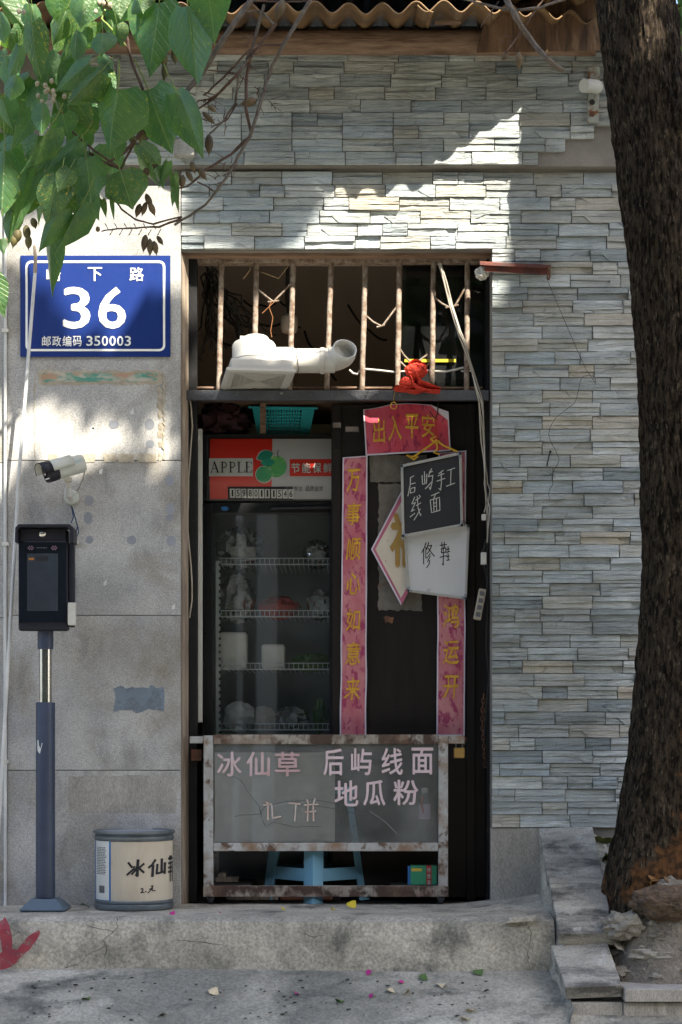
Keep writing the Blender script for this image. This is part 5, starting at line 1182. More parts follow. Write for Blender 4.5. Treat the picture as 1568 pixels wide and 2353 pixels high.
MB().box(X(83,TY),X(112,TY),TY-.0048,TY-.0043,Z(1289,TY),Z(1278,TY)).build('camera_window', MT['ink'], gfr)
MB().box(X(157,TY),X(175,TY),TY-.012,TY+.0095,Z(1437,TY),Z(1385,TY)).build('call_box', MT['white_dirty'], tm, bevel=.003)
py_ = -.245; pz = lambda q: Z(q, py_)
cxp = X(105, py_)
MB().lathe([(.030,pz(1492)),(.030,pz(1447))], (cxp,py_,0), 'z', 28).build('neck', MT['navy'], tm, smooth=True)
MB().lathe([(.0245,pz(1618)),(.0245,pz(1488))], (cxp,py_,0), 'z', 28).build('chrome_tube', MT['chrome'], tm, smooth=True)
MB().lathe([(.0365,.05),(.0365,pz(1616)),(.035,pz(1614))], (cxp,py_,0), 'z', 32).build('post', MT['navy'], tm, smooth=True)
m = MB(); m.add([(cxp+a*.085,py_+b_*.085,.003) for a,b_ in ((-1,-1),(1,-1),(1,1),(-1,1))]+[(cxp+a*.048,py_+b_*.048,.047) for a,b_ in ((-1,-1),(1,-1),(1,1),(-1,1))]+[(cxp+a*.085,py_+b_*.085,.010) for a,b_ in ((-1,-1),(1,-1),(1,1),(-1,1))],
      [(3,2,1,0),(4,5,6,7)]+[(k,(k+1)%4,(k+1)%4+8,k+8) for k in range(4)]+[(k+8,(k+1)%4+8,(k+1)%4+4,k+4) for k in range(4)]); m.build('base_foot', MT['navy_light'], tm, bevel=.002)
m = MB(); m.add([Vector((cxp+.0372*math.sin(q), py_-.0372*math.cos(q), Z(z_,py_))) for q, z_ in ((-1.3,1704),(-.75,1700),(-.15,1708),(-.45,1732),(-.75,1726),(-1.3,1718))], [tuple(range(6))]); m.build('torn_sticker', MT['paper'], tm)

# ---------------------------------------------------------------- fibre drum
DYc = -.155
dr = thing('fibre_drum', 'tan fibre drum with metal bands and black brush lettering beside the doorway', 'drum', (X(309,-.15), DYc, 0))
cx_ = X(309,-.15); r0 = .148
zt_ = Z(1906,-.15)
MB().lathe([(r0,.028),(r0,zt_-.035)], (cx_,DYc,0), 'z', 72, cap=False).build('drum_wall', MT['drum'], dr, smooth=True)
MB().lathe([(r0-.01,.002),(r0+.002,.003),(r0+.005,.010),(r0+.004,.022),(r0-.001,.026),(r0+.003,.029),(r0+.004,.036),(r0+.001,.039)], (cx_,DYc,0), 'z', 72).build('bottom_band', MT['galv'], dr, smooth=True)
z_ = zt_
MB().lathe([(r0+.001,z_-.040),(r0+.005,z_-.036),(r0+.006,z_-.024),(r0-.001,z_-.019),(r0+.001,z_-.016),(r0+.009,z_-.011),(r0+.010,z_-.004),(r0+.006,z_),(r0-.002,z_-.001),(r0-.006,z_-.008),(r0-.010,z_-.010)], (cx_,DYc,0), 'z', 72, cap=True).build('top_band', MT['galv'], dr, smooth=True)
MB().lathe([(.001,z_-.0055),(r0-.012,z_-.0055)], (cx_,DYc,0), 'z', 48, cap=False).build('lid', MT['greypaint'], dr)
def dto(eps):
    def f(px, py):
        x = X(px,-.30) ; a = max(-.999, min(.999, (x - X(309,-.30))/(r0*1.0))); q = math.asin(a)
        z = Z(py,-.30); return Vector((cx_+(r0+eps)*math.sin(q), DYc-(r0+eps)*math.cos(q), z))
    return f
def dpatch(l,r,t,bt,eps,nm,m_): return MB().grid(lambda u,v: dto(eps)(l+(r-l)*u, bt+(t-bt)*v), 16, 2).build(nm, m_, dr, smooth=True)
dpatch(221,264,1925,2073,.001,'label_border',MT['labelblue']); LSH = dpatch(225,260,1933,2070,.0018,'label_sheet',MT['paper'])
m = MB(); rr_ = random.Random(4)
for k in range(17):
    py = 1950 + k*3.8; l = 229; 
    while l < 250: wd = rr_.uniform(2,6); q = [dto(.0026)(a,b_) for a,b_ in ((l,py),(min(l+wd,253),py),(min(l+wd,253),py-1.8),(l,py-1.8))]; m.add(q,[(0,1,2,3)]); l += wd+1.0
for k in range(11): q = [dto(.0026)(a,b_) for a,b_ in ((235+k*1.3,2054),(235.7+k*1.3+.3*(k%3),2054),(235.7+k*1.3+.3*(k%3),2037),(235+k*1.3,2037))]; m.add(q,[(0,1,2,3)])
m.build('label_print', MT['greyprint'], LSH)['kind'] = 'stuff'
def d3(a, b_): return ((360+a/4.356)/1.741, (3280+b_/4.356)/1.741)
DS = (([(752,750),(810,825)],5.2),([(810,825),(860,815)],3.4),([(850,850),(730,955)],5.0),([(915,705),(905,860),(902,970),(885,955)],6.5),([(895,815),(870,880),(810,945)],4.4),([(1012,768),(925,845)],4.6),([(935,845),(1010,915)],5.0),
   ([(1200,708),(1150,790),(1095,835)],5.0),([(1165,800),(1155,985)],6.0),([(1305,700),(1300,920)],5.2),([(1235,790),(1222,945),(1300,930),(1345,915)],5.0),([(1352,770),(1348,950)],5.0),([(1410,700),(1450,695)],4.6),([(1412,780),(1447,778)],4.6),([(1410,860),(1450,858)],4.6),([(1408,935),(1450,932)],4.8),([(1432,660),(1432,720)],4.6),([(1440,760),(1440,1100)],4.6),
   ([(965,1210),(985,1195),(1000,1215),(985,1250),(962,1272),(995,1262),(1015,1265)],2.4),([(1042,1255),(1048,1252)],3),([(1130,1160),(1165,1158),(1140,1195)],2.4),([(1105,1215),(1160,1195),(1120,1240),(1080,1278)],2.4),([(1150,1215),(1160,1245),(1200,1240)],2.4))
for i0, i1 in ((0,7),(7,12),(12,18),(18,20),(20,23)):
  m = MB()
  for s_, wd in DS[i0:i1]:
    pts = [Vector(d3(*q)) for q in s_]; 
    fine = []
    for a, b_ in zip(pts, pts[1:]): fine += [a*(1-f)+b_*f for f in (0,.25,.5,.75)]
    fine.append(pts[-1]); m.stroke([(v.x,v.y) for v in fine], wd, 0, to=lambda v: dto(.0012)(v.x, v.y))
  m.build('character', MT['ink'], dr)

# ---------------------------------------------------------------- sloping planter kerb
pk = thing('planter_kerb', 'weathered granite kerb of sloping coping slabs beside the step', 'kerb', (.85, -.45, -.3))
def slab(bl, br, fr2, fl, th, name, m_, bev=.006, k=0):
    m = MB(); nu, nv = 10, 14
    pts = [Vector(q) for q in (bl, br, fr2, fl)]
    nrm = (pts[1]-pts[0]).cross(pts[3]-pts[0]).normalized(); nrm = nrm if nrm.z > 0 else -nrm
    def fn(u, v, off):
        q = (pts[0]*(1-u)+pts[1]*u)*(1-v) + (pts[3]*(1-u)+pts[2]*u)*v
        e = 1 if 0 < u < 1 and 0 < v < 1 else .25
        return q + nrm*(.003*e*mnoise.noise(q*14+Vector((k,0,0))) + off) + Vector((1,0,0))*(.004*mnoise.noise(Vector((v*7,k,2))) if u in (0,1) else 0)
    top_ = [fn(i/nu, j/nv, 0) for j in range(nv+1) for i in range(nu+1)]; bot = [fn(i/nu, j/nv, 0) - nrm*th for j in range(nv+1) for i in range(nu+1)]
    n1 = (nu+1); N_ = len(top_)
    f = [(j*n1+i, j*n1+i+1, (j+1)*n1+i+1, (j+1)*n1+i) for j in range(nv) for i in range(nu)]
    f2 = [tuple(N_+a for a in reversed(q)) for q in f]
    ring = [i for i in range(n1)] + [j*n1+nu for j in range(1,nv+1)] + [nv*n1+i for i in range(nu-1,-1,-1)] + [j*n1 for j in range(nv-1,0,-1)]
    side = [(ring[i], N_+ring[i], N_+ring[(i+1)%len(ring)], ring[(i+1)%len(ring)]) for i in range(len(ring))]
    m.add(top_+bot, f+f2+side); return m.build(name, m_, pk, bevel=.004)
ub = P(1238,1903,-.026), P(1362,1898,-.026); um = P(1265,2035,-.36), P(1388,2033,-.36)
uf = P(1285,2144,-.655), P(1414,2146,-.655)
um = tuple(ub[i]*.45+uf[i]*.55 for i in (0,1))
slab(ub[0], ub[1], um[1], um[0], .05, 'coping_slab', MT['granite_dark'], k=1)
slab(um[0]+Vector((.001,-.003,0)), um[1]+Vector((-.003,-.003,0)), uf[1], uf[0], .05, 'coping_slab', MT['granite_dark'], k=2)
lb = P(1266,2164,-.625), P(1395,2155,-.625); lf = P(1300,2268,-.885), P(1430,2263,-.885)
lb = lb[0]+Vector((0,0,-.012)), lb[1]+Vector((0,0,-.012))
slab(lb[0], lb[1], lf[1], lf[0], .05, 'coping_slab', MT['granite_dark'], k=3)
# cheek wall under the slabs: built as a rough vertical sheet with thickness
m = MB()
def kx(y): return X(1238,-.02) + .010 + (y+.02)*-.0 + .02*min(1,max(0,-y/.9))
def ktop(y): 
    t = min(1, max(0, (-y-.026)/.629)); z1 = ub[0].z*(1-t)+uf[0].z*t
    if y < -.655: t2 = (-y-.655)/.23; z1 = lb[0].z - .02 - (lb[0].z-lf[0].z)*min(1,t2)
    return z1 - .045
def cheek(u, v):
    y = -.012 - .93*u; zb_ = gz(0, y) - .12; z = zb_ + (ktop(y)-zb_)*v
    lean = .062*min(1, max(0, (ktop(y) - z)/.26))**.8 * min(1, max(.15, (-y)/.35))
    return (kx(y) - lean + .014*mnoise.noise(Vector((y*5,z*6,3))) + .006*mnoise.noise(Vector((y*19,z*17,5))), y, z)
m.grid(cheek, 50, 24)
m.build('cheek_wall', MT['concrete'], pk, smooth=True)
MB().box(kx(-.5)+.02, X(1395,-.6), -.86, -.02, -.7, -.30).build('kerb_core', MT['concrete'], pk)
MB().box(X(1313,-.87), X(1432,-.87), -.87, -.80, -.8, lf[0].z-.056).build('front_block', MT['granite_light'], pk, bevel=.004)
fk = thing('front_kerb', 'pale granite kerb slab and facing along the street side of the planter', 'kerb', (1.2,-.85,-.4))
z0 = Z(2272,-.90)
m = MB().box(X(1436,-.90), 2.4, -.905, -.70, z0-.046, z0); m.build('kerb_slab', MT['granite_light'], fk, bevel=.004)
m = MB().box(X(1434,-.88), 2.4, -.875, -.75, -.8, z0-.052); m.build('kerb_facing', MT['granite_light'], fk, bevel=.003)
# soil
def sstep(t): t = min(1, max(0, t)); return t*t*(3-2*t)
def soil_z(x, y):
    lin = .273 - .553*min(1, max(0, -y/.72)); w_ = sstep((x-.93)/.24)*sstep((.83+y)/.22)
    return lin + max(0, .15-lin)*w_
m = MB()
m.grid(lambda u, v: (X(1355)+1.5*u, -.01-.78*v, soil_z(X(1355)+1.5*u, -.01-.78*v) + .022*mnoise.noise(Vector((u*18,v*12,1))) + .012*mnoise.noise(Vector((u*44,v*30,2))) + .006*mnoise.noise(Vector((u*110,v*70,2)))), 130, 90)
tag(m.build('planter_soil', MT['soil'], None, True), 'dry brown planter soil around the tree foot', kind='structure')
# mortar fillet between kerb and soil
m = MB()
def fil(u, v):
    q = ub[1]*(1-v)+uf[1]*v; return q + Vector((-.01 + .085*u + .012*mnoise.noise(Vector((u*3,v*9,4))), 0, -.028 - .035*u - .05*v*u + .010*mnoise.noise(Vector((u*6,v*16,9)))))
m.grid(fil, 12, 50); m.build('mortar_fillet', MT['mortar'] if False else MT['concrete'], pk, smooth=True)

def rock(name, label, px, py, y, rx, ry, rz, m_, seed, amp=.35, cat='rock', fr=1.6, group=None):
    c_ = P(px, py, y); o = MB().blob(c_, rx, ry, rz, amp, fr, seed, 36, 24).build(name, MT[m_], None, True, loc=(c_.x,c_.y,c_.z-rz*.8)); return tag(o, label, cat, group)
bc = P(1548,2074,-.68); m = MB(); 
def bfn(u, v):
    th = math.pi*v; ph_ = 2*math.pi*u; d = Vector((math.sin(th)*math.cos(ph_), math.sin(th)*math.sin(ph_), math.cos(th)))
    k_ = .12*mnoise.noise(d*1.7+Vector((3,1,2))) + .13*mnoise.noise(d*4+Vector((8,1,2))) + .07*mnoise.noise(d*9) + .035*mnoise.noise(d*20)
    return bc + Vector((d.x*.15, d.y*.08, d.z*.065))*(1+k_)
m.grid(bfn, 90, 60); tag(m.build('boulder', MT['root'], None, True, loc=(bc.x,bc.y,bc.z-.08)), 'lumpy brown root burl at the foot of the tree, right edge', 'root')
rock('rock','pale grey rock on the soil in front of the brown root mass',1432,2125,-.66,.07,.05,.045,'rock',11,.55,fr=2.6)
rock('rock','flat grey stone slab at the right edge of the planter',1530,2195,-.70,.12,.04,.03,'rock',5,.5,fr=2.6)
rr_ = random.Random(9)
m = MB()
for k in range(330):
    x = .97 + rr_.random()*.62; y = -.30 - .49*rr_.random()**.7; r_ = rr_.uniform(.004,.012) if k % 9 else rr_.uniform(.014,.034); z = soil_z(x,y)
    m.blob((x,y,z+r_*.35), r_*rr_.uniform(.9,1.6), r_, r_*rr_.uniform(.5,.9), .7, 1.5, k, 8, 6)
tag(m.build('gravel', MT['rock']), 'grey gravel and rubble scattered over the planter soil', kind='stuff')

# ---------------------------------------------------------------- heart-shaped leaves
def heart(seed, cup=.12, droop=.15, jag=.012):
    r = random.Random(seed); m = MB()
    ts = [0,.07,.16,.27,.39,.51,.63,.74,.84,.92,1.0]; hw = [.24,.40,.485,.50,.46,.39,.30,.205,.12,.055,.002]
    us = [-1,-.72,-.4,-.12,0,.12,.4,.72,1]; rows = []
    ph1, ph2 = r.uniform(0,6), r.uniform(0,6)
    for i, t in enumerate(ts):
        for u in us:
            h_ = hw[i]*(1+.03*math.sin(i*2.1+(0 if u < 0 else 2)+ph1)); x = u*h_ ; y = t - (.13*abs(u)**2 * max(0,1-t/.25)) + .02*math.sin(t*4+ph2)*u
            if abs(u) == 1: x += r.uniform(-jag,jag); y += r.uniform(-jag,jag)
            z = -cup*abs(u)**1.3*h_*2.2 - droop*t*t + .022*math.sin(t*11+ph1)*abs(u)**2 + .014*math.sin(t*7+u*3+ph2)
            rows.append((x, y, z))
    n = len(us); m.add(rows, [(i*n+j, i*n+j+1, (i+1)*n+j+1, (i+1)*n+j) for i in range(len(ts)-1) for j in range(n-1)])
    m.tube([(0,.05,.0),(0,-.1,.012),(.02,-.28,.03),(.03,-.45,.10)], [.012,.014,.015,.017], 5, mi=1)
    me = bpy.data.meshes.new('leaf'); me.from_pydata(m.v, [], m.f); me.polygons.foreach_set('material_index', m.mi); me.polygons.foreach_set('use_smooth', [True]*len(me.polygons))
    return me
def leafset(mk, n, s0, **k):
    out = []
    for i in range(n):
        me = heart(s0+i, cup=R.uniform(-.1,.55), droop=R.uniform(.0,.45), **k); me.materials.append(MT[mk]); me.materials.append(MT['petiole']); out.append(me)
    return out
LV = leafset('leaf', 7, 100) + leafset('leaf_b', 3, 140)
LF = leafset('leaf', 2, 170)
for me in LF:
    pass
def place_leaf(parent, me, base, tip, width, nrm, name='leaf'):
    base, tip = Vector(base), Vector(tip); yv = (tip-base); L = yv.length; yv.normalize()
    n = Vector(nrm); n = (n - yv*n.dot(yv)).normalized(); xv = yv.cross(n)
    M_ = Matrix(((xv.x*width, yv.x*L, n.x*L, base.x),(xv.y*width, yv.y*L, n.y*L, base.y),(xv.z*width, yv.z*L, n.z*L, base.z),(0,0,0,1)))
    o = bpy.data.objects.new(name, me); COL.objects.link(o); o.parent = parent
    M_ = Matrix.Translation(-Vector(parent.location)) @ M_ if parent else M_
    o.matrix_local = M_; return o
def PL(px, py, y): return P(px, py, y-.50)      # the overhanging branches hang well clear of the wall
def SL(y): return S(y-.50)
lb_ = thing('leafy_branch', 'leafy branch with heart-shaped green leaves, buds and pods hanging over the pier', 'branch', PL(120,-60,-.85))
K = .3663
def c1(a, b_): return (a*K, b_*K)
big = [(1000,20,930,470,270),(1180,40,1240,520,250),(1300,-110,1350,240,240),(740,560,660,950,330),(930,560,1075,960,300),(1110,580,1280,960,190),(645,205,630,335,150),(735,150,750,290,95),(590,130,310,370,150),(200,140,215,480,155),(120,290,45,535,85),(-10,70,25,260,130),(370,-20,390,175,155),(540,-50,500,150,190),(200,20,235,200,115),(480,190,460,345,95),(560,400,330,560,190),(630,450,420,640,190),(460,590,620,600,85),(480,640,590,800,135),(395,715,430,862,155),(270,645,260,835,105),(205,715,90,912,110),(15,620,70,812,135),(320,790,110,1075,90),(240,850,185,1060,200),(540,985,580,1275,245),(755,1070,820,1290,250),(370,1125,255,1395,225),(440,1060,370,1170,120),(490,885,235,1125,165),(30,950,5,1350,230),(230,1080,55,1490,100),(380,1310,230,1575,140),(520,1270,330,1590,130),(320,1380,300,1850,110),(690,60,720,260,110),(420,60,330,260,120),(620,420,700,430,90),(880,900,1000,1010,110),(300,330,340,480,120),(100,470,60,620,110),(700,900,740,1010,160),(330,1180,330,1340,160),(90,850,60,960,140),(-30,1100,-10,1250,160),(640,340,710,430,80),(860,-40,880,60,160),(740,-60,760,70,150),(1050,-90,1080,20,170),(10,1500,20,1600,60)]
r = random.Random(77)
for k, (a,b_,c_,d,wd) in enumerate(big):
    y = -.86 + r.uniform(-.10,.10); dy = r.uniform(-.05,.03)
    B_ = PL(*c1(a,b_), y); T_ = PL(*c1(c_,d), y+dy)
    nrm = (r.uniform(-.35,.35), -1, r.uniform(.0,.55))
    place_leaf(lb_, LV[k % len(LV)], B_, T_, wd*K/SL(y)*1.16, nrm)
for k in range(52):      # leaves further back and deeper in the spray
    a, b_ = (r.uniform(-40,1000), r.uniform(-60,1180)) if k % 2 else (r.uniform(-60,560), r.uniform(350,1330))
    if a > 620 and b_ > 980 or a > 900: continue
    y = -.70 + r.uniform(-.06,.12); ang = r.uniform(-.9,.7); ln = r.uniform(150,300)
    place_leaf(lb_, r.choice(LV), PL(*c1(a,b_),y), PL(*c1(a+ln*math.sin(ang), b_+ln*math.cos(ang)), y+r.uniform(-.05,.05)), r.uniform(120,240)*K/SL(y), (r.uniform(-.9,.9),-1,r.uniform(-.2,.9)))
B_ = PL(-14,668,-.9); place_leaf(lb_, LV[2], PL(-20,635,-.9), PL(14,722,-.9), 62/SL(-.9), (.2,-1,.2))
for (a,b_,c_,d,wd) in ((1050,1010,990,1175,70),(1090,1090,1110,1320,60),(700,1240,715,1375,30),(580,1280,572,1355,40),(640,1250,655,1362,45),(1100,1180,1080,1290,50),(980,1050,1010,1180,60)):
    place_leaf(lb_, r.choice(LV), PL(*c1(a,b_),-.8), PL(*c1(c_,d),-.8), wd*K/SL(-.8), (r.uniform(-.8,.8),-1,.3))
def branch(parent, name, pts, r0, r1, y, m_='twig', conv=None, knobs=True):
    pts = [conv(*q) if conv else q for q in pts]; fine = []
    for i in range(len(pts)-1):
        for f in (0,.25,.5,.75): fine.append((pts[i][0]*(1-f)+pts[i+1][0]*f, pts[i][1]*(1-f)+pts[i+1][1]*f))
    fine.append(pts[-1]); n = len(fine)
    m = MB(); m.tube([PL(a+R.uniform(-1,1), b_+R.uniform(-1,1), y+.012*math.sin(i*.6)) for i, (a,b_) in enumerate(fine)], [(r0+(r1-r0)*i/(n-1))*R.uniform(.88,1.15) for i in range(n)], 8)
    return m.build(name, MT[m_], parent, smooth=True)
def c2(a, b_): return ((700+a/1.568)/1.741, b_*K)
bb = thing('bare_branch', 'bare grey branching twigs crossing the upper left of the stone wall', 'branch', PL(480,-40,-.75))
for pts, r0, r1, m_ in (([(520,-60),(480,0),(310,240),(180,450),(60,590),(-60,760),(-220,900),(-420,980)],.010,.006,'twig'),([(880,-50),(850,0),(680,280),(610,420),(550,600),(480,840),(400,980),(330,1110),(190,1290),(0,1410)],.0075,.004,'twig'),
    ([(640,140),(480,350),(380,480),(240,620),(150,680),(120,640)],.006,.003,'twig_brown'),([(680,280),(540,285),(470,310),(300,490),(180,600)],.0045,.003,'twig_brown'),([(560,30),(480,330),(400,470),(380,650),(300,760),(220,840)],.0055,.003,'twig'),
    ([(470,360),(450,500),(445,680),(480,830)],.006,.005,'twig_brown'),([(480,850),(350,970),(190,1070),(80,1170),(0,1180)],.005,.003,'twig_brown'),([(390,650),(330,750),(230,800)],.003,.002,'twig_brown'),([(400,460),(200,440)],.0022,.0015,'twig_brown'),
    ([(450,70),(540,70),(620,150)],.004,.004,'twig'),([(140,1140),(250,1200)],.003,.002,'twig_brown'),([(500,5),(700,10),(850,8)],.003,.002,'twig_brown'),([(240,620),(150,630),(100,700),(200,760)],.003,.002,'twig_brown'),([(380,480),(310,560),(180,640)],.0035,.002,'twig_brown'),([(550,600),(540,680),(560,720)],.002,.001,'twig_brown')):
    branch(bb, 'branch_limb', pts, r0, r1, -.72, m_, c2)
for k in range(70):       # fine twiglets
    base = R.choice([(390,480),(300,560),(240,620),(180,640),(420,430),(330,740),(480,350),(560,600),(500,300),(260,780),(370,1040),(300,1160)])
    a, b_ = base[0]+R.uniform(-60,60), base[1]+R.uniform(-60,60); q = R.uniform(0,6.28); ln = R.uniform(25,90)
    MB().tube([PL(*c2(a,b_),-.72), PL(*c2(a+ln*.5*math.cos(q)+R.uniform(-8,8), b_+ln*.5*math.sin(q)),-.73), PL(*c2(a+ln*math.cos(q), b_+ln*math.sin(q)),-.715)], [.0018,.0013,.0008], 5).build('twiglet', MT['twig_brown'], bb)
branch(lb_, 'seed_stalk', [(1140,1370),(1000,1422),(850,1430),(700,1440),(640,1450)], .004, .002, -.74, 'twig_brown', c1)
for k in range(12):
    a = 680+k*30; m = MB(); sg_ = 1 if k % 2 else -1
    m.tube([PL(*c1(a,1438),-.74), PL(*c1(a-10,1438+sg_*20),-.74), PL(*c1(a-20,1438+sg_*36),-.745)], [.0016,.0013,.002], 5); m.build('seed_stalk', MT['twig_brown'], lb_)
branch(lb_, 'seed_stalk', [(720,1240),(760,1310),(850,1375),(960,1405),(1140,1360)], .003,.003,-.74,'twig_brown', c1)
for pts, r0 in (([(790,200),(830,400),(900,560),(880,820),(760,1060),(600,950),(460,830),(380,680),(300,560)],.005),([(640,90),(720,190),(800,300),(840,420)],.004),([(560,960),(700,1040),(760,1060)],.005),([(0,600),(-40,560)],.003),([(900,820),(780,960),(640,1040)],.006)): branch(lb_, 'stem', pts, r0, r0*.6, -.80, 'twig_brown', c1)
def pod(parent, p, L, w_, ang, m_, k):
    q = Matrix.Rotation(ang, 3, 'Y'); m = MB()
    prof = [(-1,.05),(-.9,.35),(-.6,.8),(-.2,1),(.2,.95),(.55,.65),(.8,.3),(1.0,.1),(1.25,.03)]
    n = 12; vs_ = []
    for t, r_ in prof:
        for j in range(n): a = 2*math.pi*j/n; vs_.append(Vector(p) + q @ Vector((w_*r_*math.cos(a)*(1-.10*math.cos(2*a)), w_*r_*math.sin(a), -t*L)))
    m.add(vs_, [(i*n+j, i*n+(j+1)%n, (i+1)*n+(j+1)%n, (i+1)*n+j) for i in range(len(prof)-1) for j in range(n)]); return m.build('seed_pod', MT[m_], parent, smooth=True)
for k, (a,b_,ln,wd,an) in enumerate(((1030,375,90,55,.1),(1098,350,100,55,-.1),(1035,450,110,50,.05),(1050,290,60,50,0),(890,855,85,60,.3),(835,880,90,50,-.4),(975,1020,80,55,.2),(915,1085,70,50,.3),(1212,1050,80,45,-.3),(1270,1090,95,45,-.6),(1190,1105,90,40,-.5),(1145,1140,90,45,.1),(1312,905,130,60,0),(868,1320,90,45,.3),(935,1260,100,45,-.4),(955,1310,95,45,-.4),(905,1310,90,40,.3),(908,1525,110,50,.15),(942,1550,110,45,0),(975,1555,90,45,-.2),(1005,1508,70,35,-.6),(620,440,90,45,.8),(690,390,80,45,-.2),(930,930,80,40,.4),(1330,680,70,35,-.9),(1310,740,110,40,-.8),(110,1480,95,60,.1),(170,1460,100,55,-.1),(90,1510,90,50,.2),(180,1520,90,50,0),(30,1520,60,45,.6),(215,1400,70,50,-.3))):
    pod(lb_ if a < 1200 else bb, PL(*c1(a,b_),-.78), ln*K/SL(-.78)*.5, wd*K/SL(-.78)*.5, an, 'pod_green' if (k >= 26 or k < 6) else 'pod', k)
pod(bb, PL(*c2(465,640),-.72), .030, .016, 1.3, 'pod', 40); pod(bb, PL(*c2(660,60),-.72), .035, .018, .3, 'pod', 41)
for (a,b_) in ((530,38),(555,30),(600,72),(575,68),(560,95),(625,15),(650,20),(690,30),(235,525),(285,535),(325,508),(290,575),(335,572),(340,600),(335,628),(405,605),(265,640),(240,600),(300,560),(120,70),(150,75),(615,1438)):
    p = PL(*c1(a,b_),-.84); m = MB(); m.blob(p, .0075,.0075,.009,.12,2,a,12,8); m.build('bud', MT['bud'] if b_ < 1000 else MT['pod'], lb_, smooth=True)
for pts in ([(660,60),(640,120),(700,180),(790,290)],[(300,540),(340,620),(380,700)]): branch(lb_, 'stem', pts, .003,.004,-.82,'petiole',c1)
def c3(a, b_): return ((1700+a/1.522)/1.741, b_/1.522/1.741)
ob_ = thing('broken_branch', 'grey broken branch with twigs hanging from the eave near the tree', 'branch', PL(1190,-20,-.42))
for pts, r0, r1, m_ in (([(480,-60),(500,0),(560,110),(620,210),(700,310),(780,390),(850,435)],.0115,.0085,'twig'),([(230,-10),(400,38),(510,60)],.004,.005,'twig'),([(880,-10),(800,10),(700,48),(560,62)],.005,.005,'twig'),([(740,-20),(690,40),(640,110),(615,160)],.003,.003,'twig_brown'),([(600,180),(540,260),(500,310),(480,345)],.004,.002,'twig_brown'),([(450,10),(390,90),(340,165)],.002,.001,'twig_brown'),([(410,60),(400,120)],.002,.002,'twig_brown')):
    branch(ob_, 'branch_limb', pts, r0, r1, -.42, m_, c3)
pod(ob_, PL(*c3(572,370),-.42), .030,.014,0,'pod',5); pod(ob_, PL(*c3(485,345),-.42), .014,.010,.6,'pod',6)
for k in range(14):
    a, b_ = 520+R.uniform(-60,60), 280+R.uniform(-70,60); q = R.uniform(0,6.28); MB().tube([PL(*c3(a,b_),-.42),PL(*c3(a+35*math.cos(q),b_+35*math.sin(q)),-.42)],[.0014,.0008],4).build('twiglet', MT['twig_brown'], ob_)

# ---------------------------------------------------------------- the street tree on the right
tr = thing('street_tree', 'large dark-barked tree leaning up the right edge of the shop wall', 'tree', (1.15,-.5,0))
TYc = -.46
prof = [(-1200,1420,150),(-400,1402,166),(-120,1384,174),(0,1373,178),(200,1393,180),(400,1420,184),(600,1443,188),(1000,1471,196),(1300,1478,202),(1600,1460,222),(1750,1443,246),(1850,1430,266),(1920,1414,290),(1990,1396,325),(2060,1385,345),(2160,1380,350)]
def tw(py):
    for (a,l,w1),(b_,l2,w2) in zip(prof, prof[1:]):
        if a <= py <= b_: f = (py-a)/(b_-a); return l+(l2-l)*f, w1+(w2-w1)*f
    return prof[-1][1:]
m = MB(); nu, nv = 150, 420
def trunk(u, v):
    py = 2110 - 3310*v; l, wd = tw(py); s_ = S(TYc); r_ = wd/2/s_; c_ = P(l+wd/2, py, TYc); q = 2*math.pi*u
    d = Vector((math.cos(q), math.sin(q), 0)); flare = max(0,(py-1700)/340)
    lob = 1 + .10*flare*math.sin(q*5+1) + .03*math.sin(q*3+py*.002)
    k_ = .010*mnoise.noise(Vector((d.x*2.2+c_.z*.2, d.y*2.2, c_.z*1.6))) + .0075*mnoise.noise(Vector((d.x*9, d.y*9, c_.z*4))) + .008*mnoise.noise(Vector((d.x*18, d.y*18, c_.z*11))) + .0075*mnoise.noise(Vector((d.x*34, d.y*34, c_.z*20)))
    q3 = d*(r_*lob + k_); q3.y *= 1 - .30*min(1, flare*1.5); return c_ + q3
m.grid(trunk, nu, nv)
o = m.build('trunk', MT['bark'], tr, smooth=True)
fa = o.data.attributes.new('flake', 'FLOAT', 'POINT')
fa.data.foreach_set('value', [max(0, min(.75, (v[0]-1.04-.10*max(0,v[2]-.2))*3.0))*sstep((1.15-v[2])/.5) + .55*sstep((.33-v[2])/.2) for v in m.v])
top_c = P(prof[0][1]+75, -1200, TYc)
limbs = [[top_c, top_c+Vector((.8,-.7,.7)), top_c+Vector((2.0,-2.4,1.0)), top_c+Vector((3.0,-4.6,1.8))],[top_c, top_c+Vector((.5,-.9,.6)), top_c+Vector((1.1,-2.0,.9)), top_c+Vector((1.7,-3.2,1.3))],[top_c, top_c+Vector((.8,.1,.8)), top_c+Vector((1.8,.3,1.5))],[top_c, top_c+Vector((-.8,.3,.9)), top_c+Vector((-1.6,.4,1.6))],[P(1460,500,TYc), P(1560,300,TYc-.1), P(1680,-50,TYc-.35), P(1900,-600,TYc-.8)]]
for l_ in limbs: MB().tube(l_, [.12,.09,.06,.03][:len(l_)] if l_[0] == top_c else [.05,.045,.035,.02], 12).build('limb', MT['bark'], tr, smooth=True)
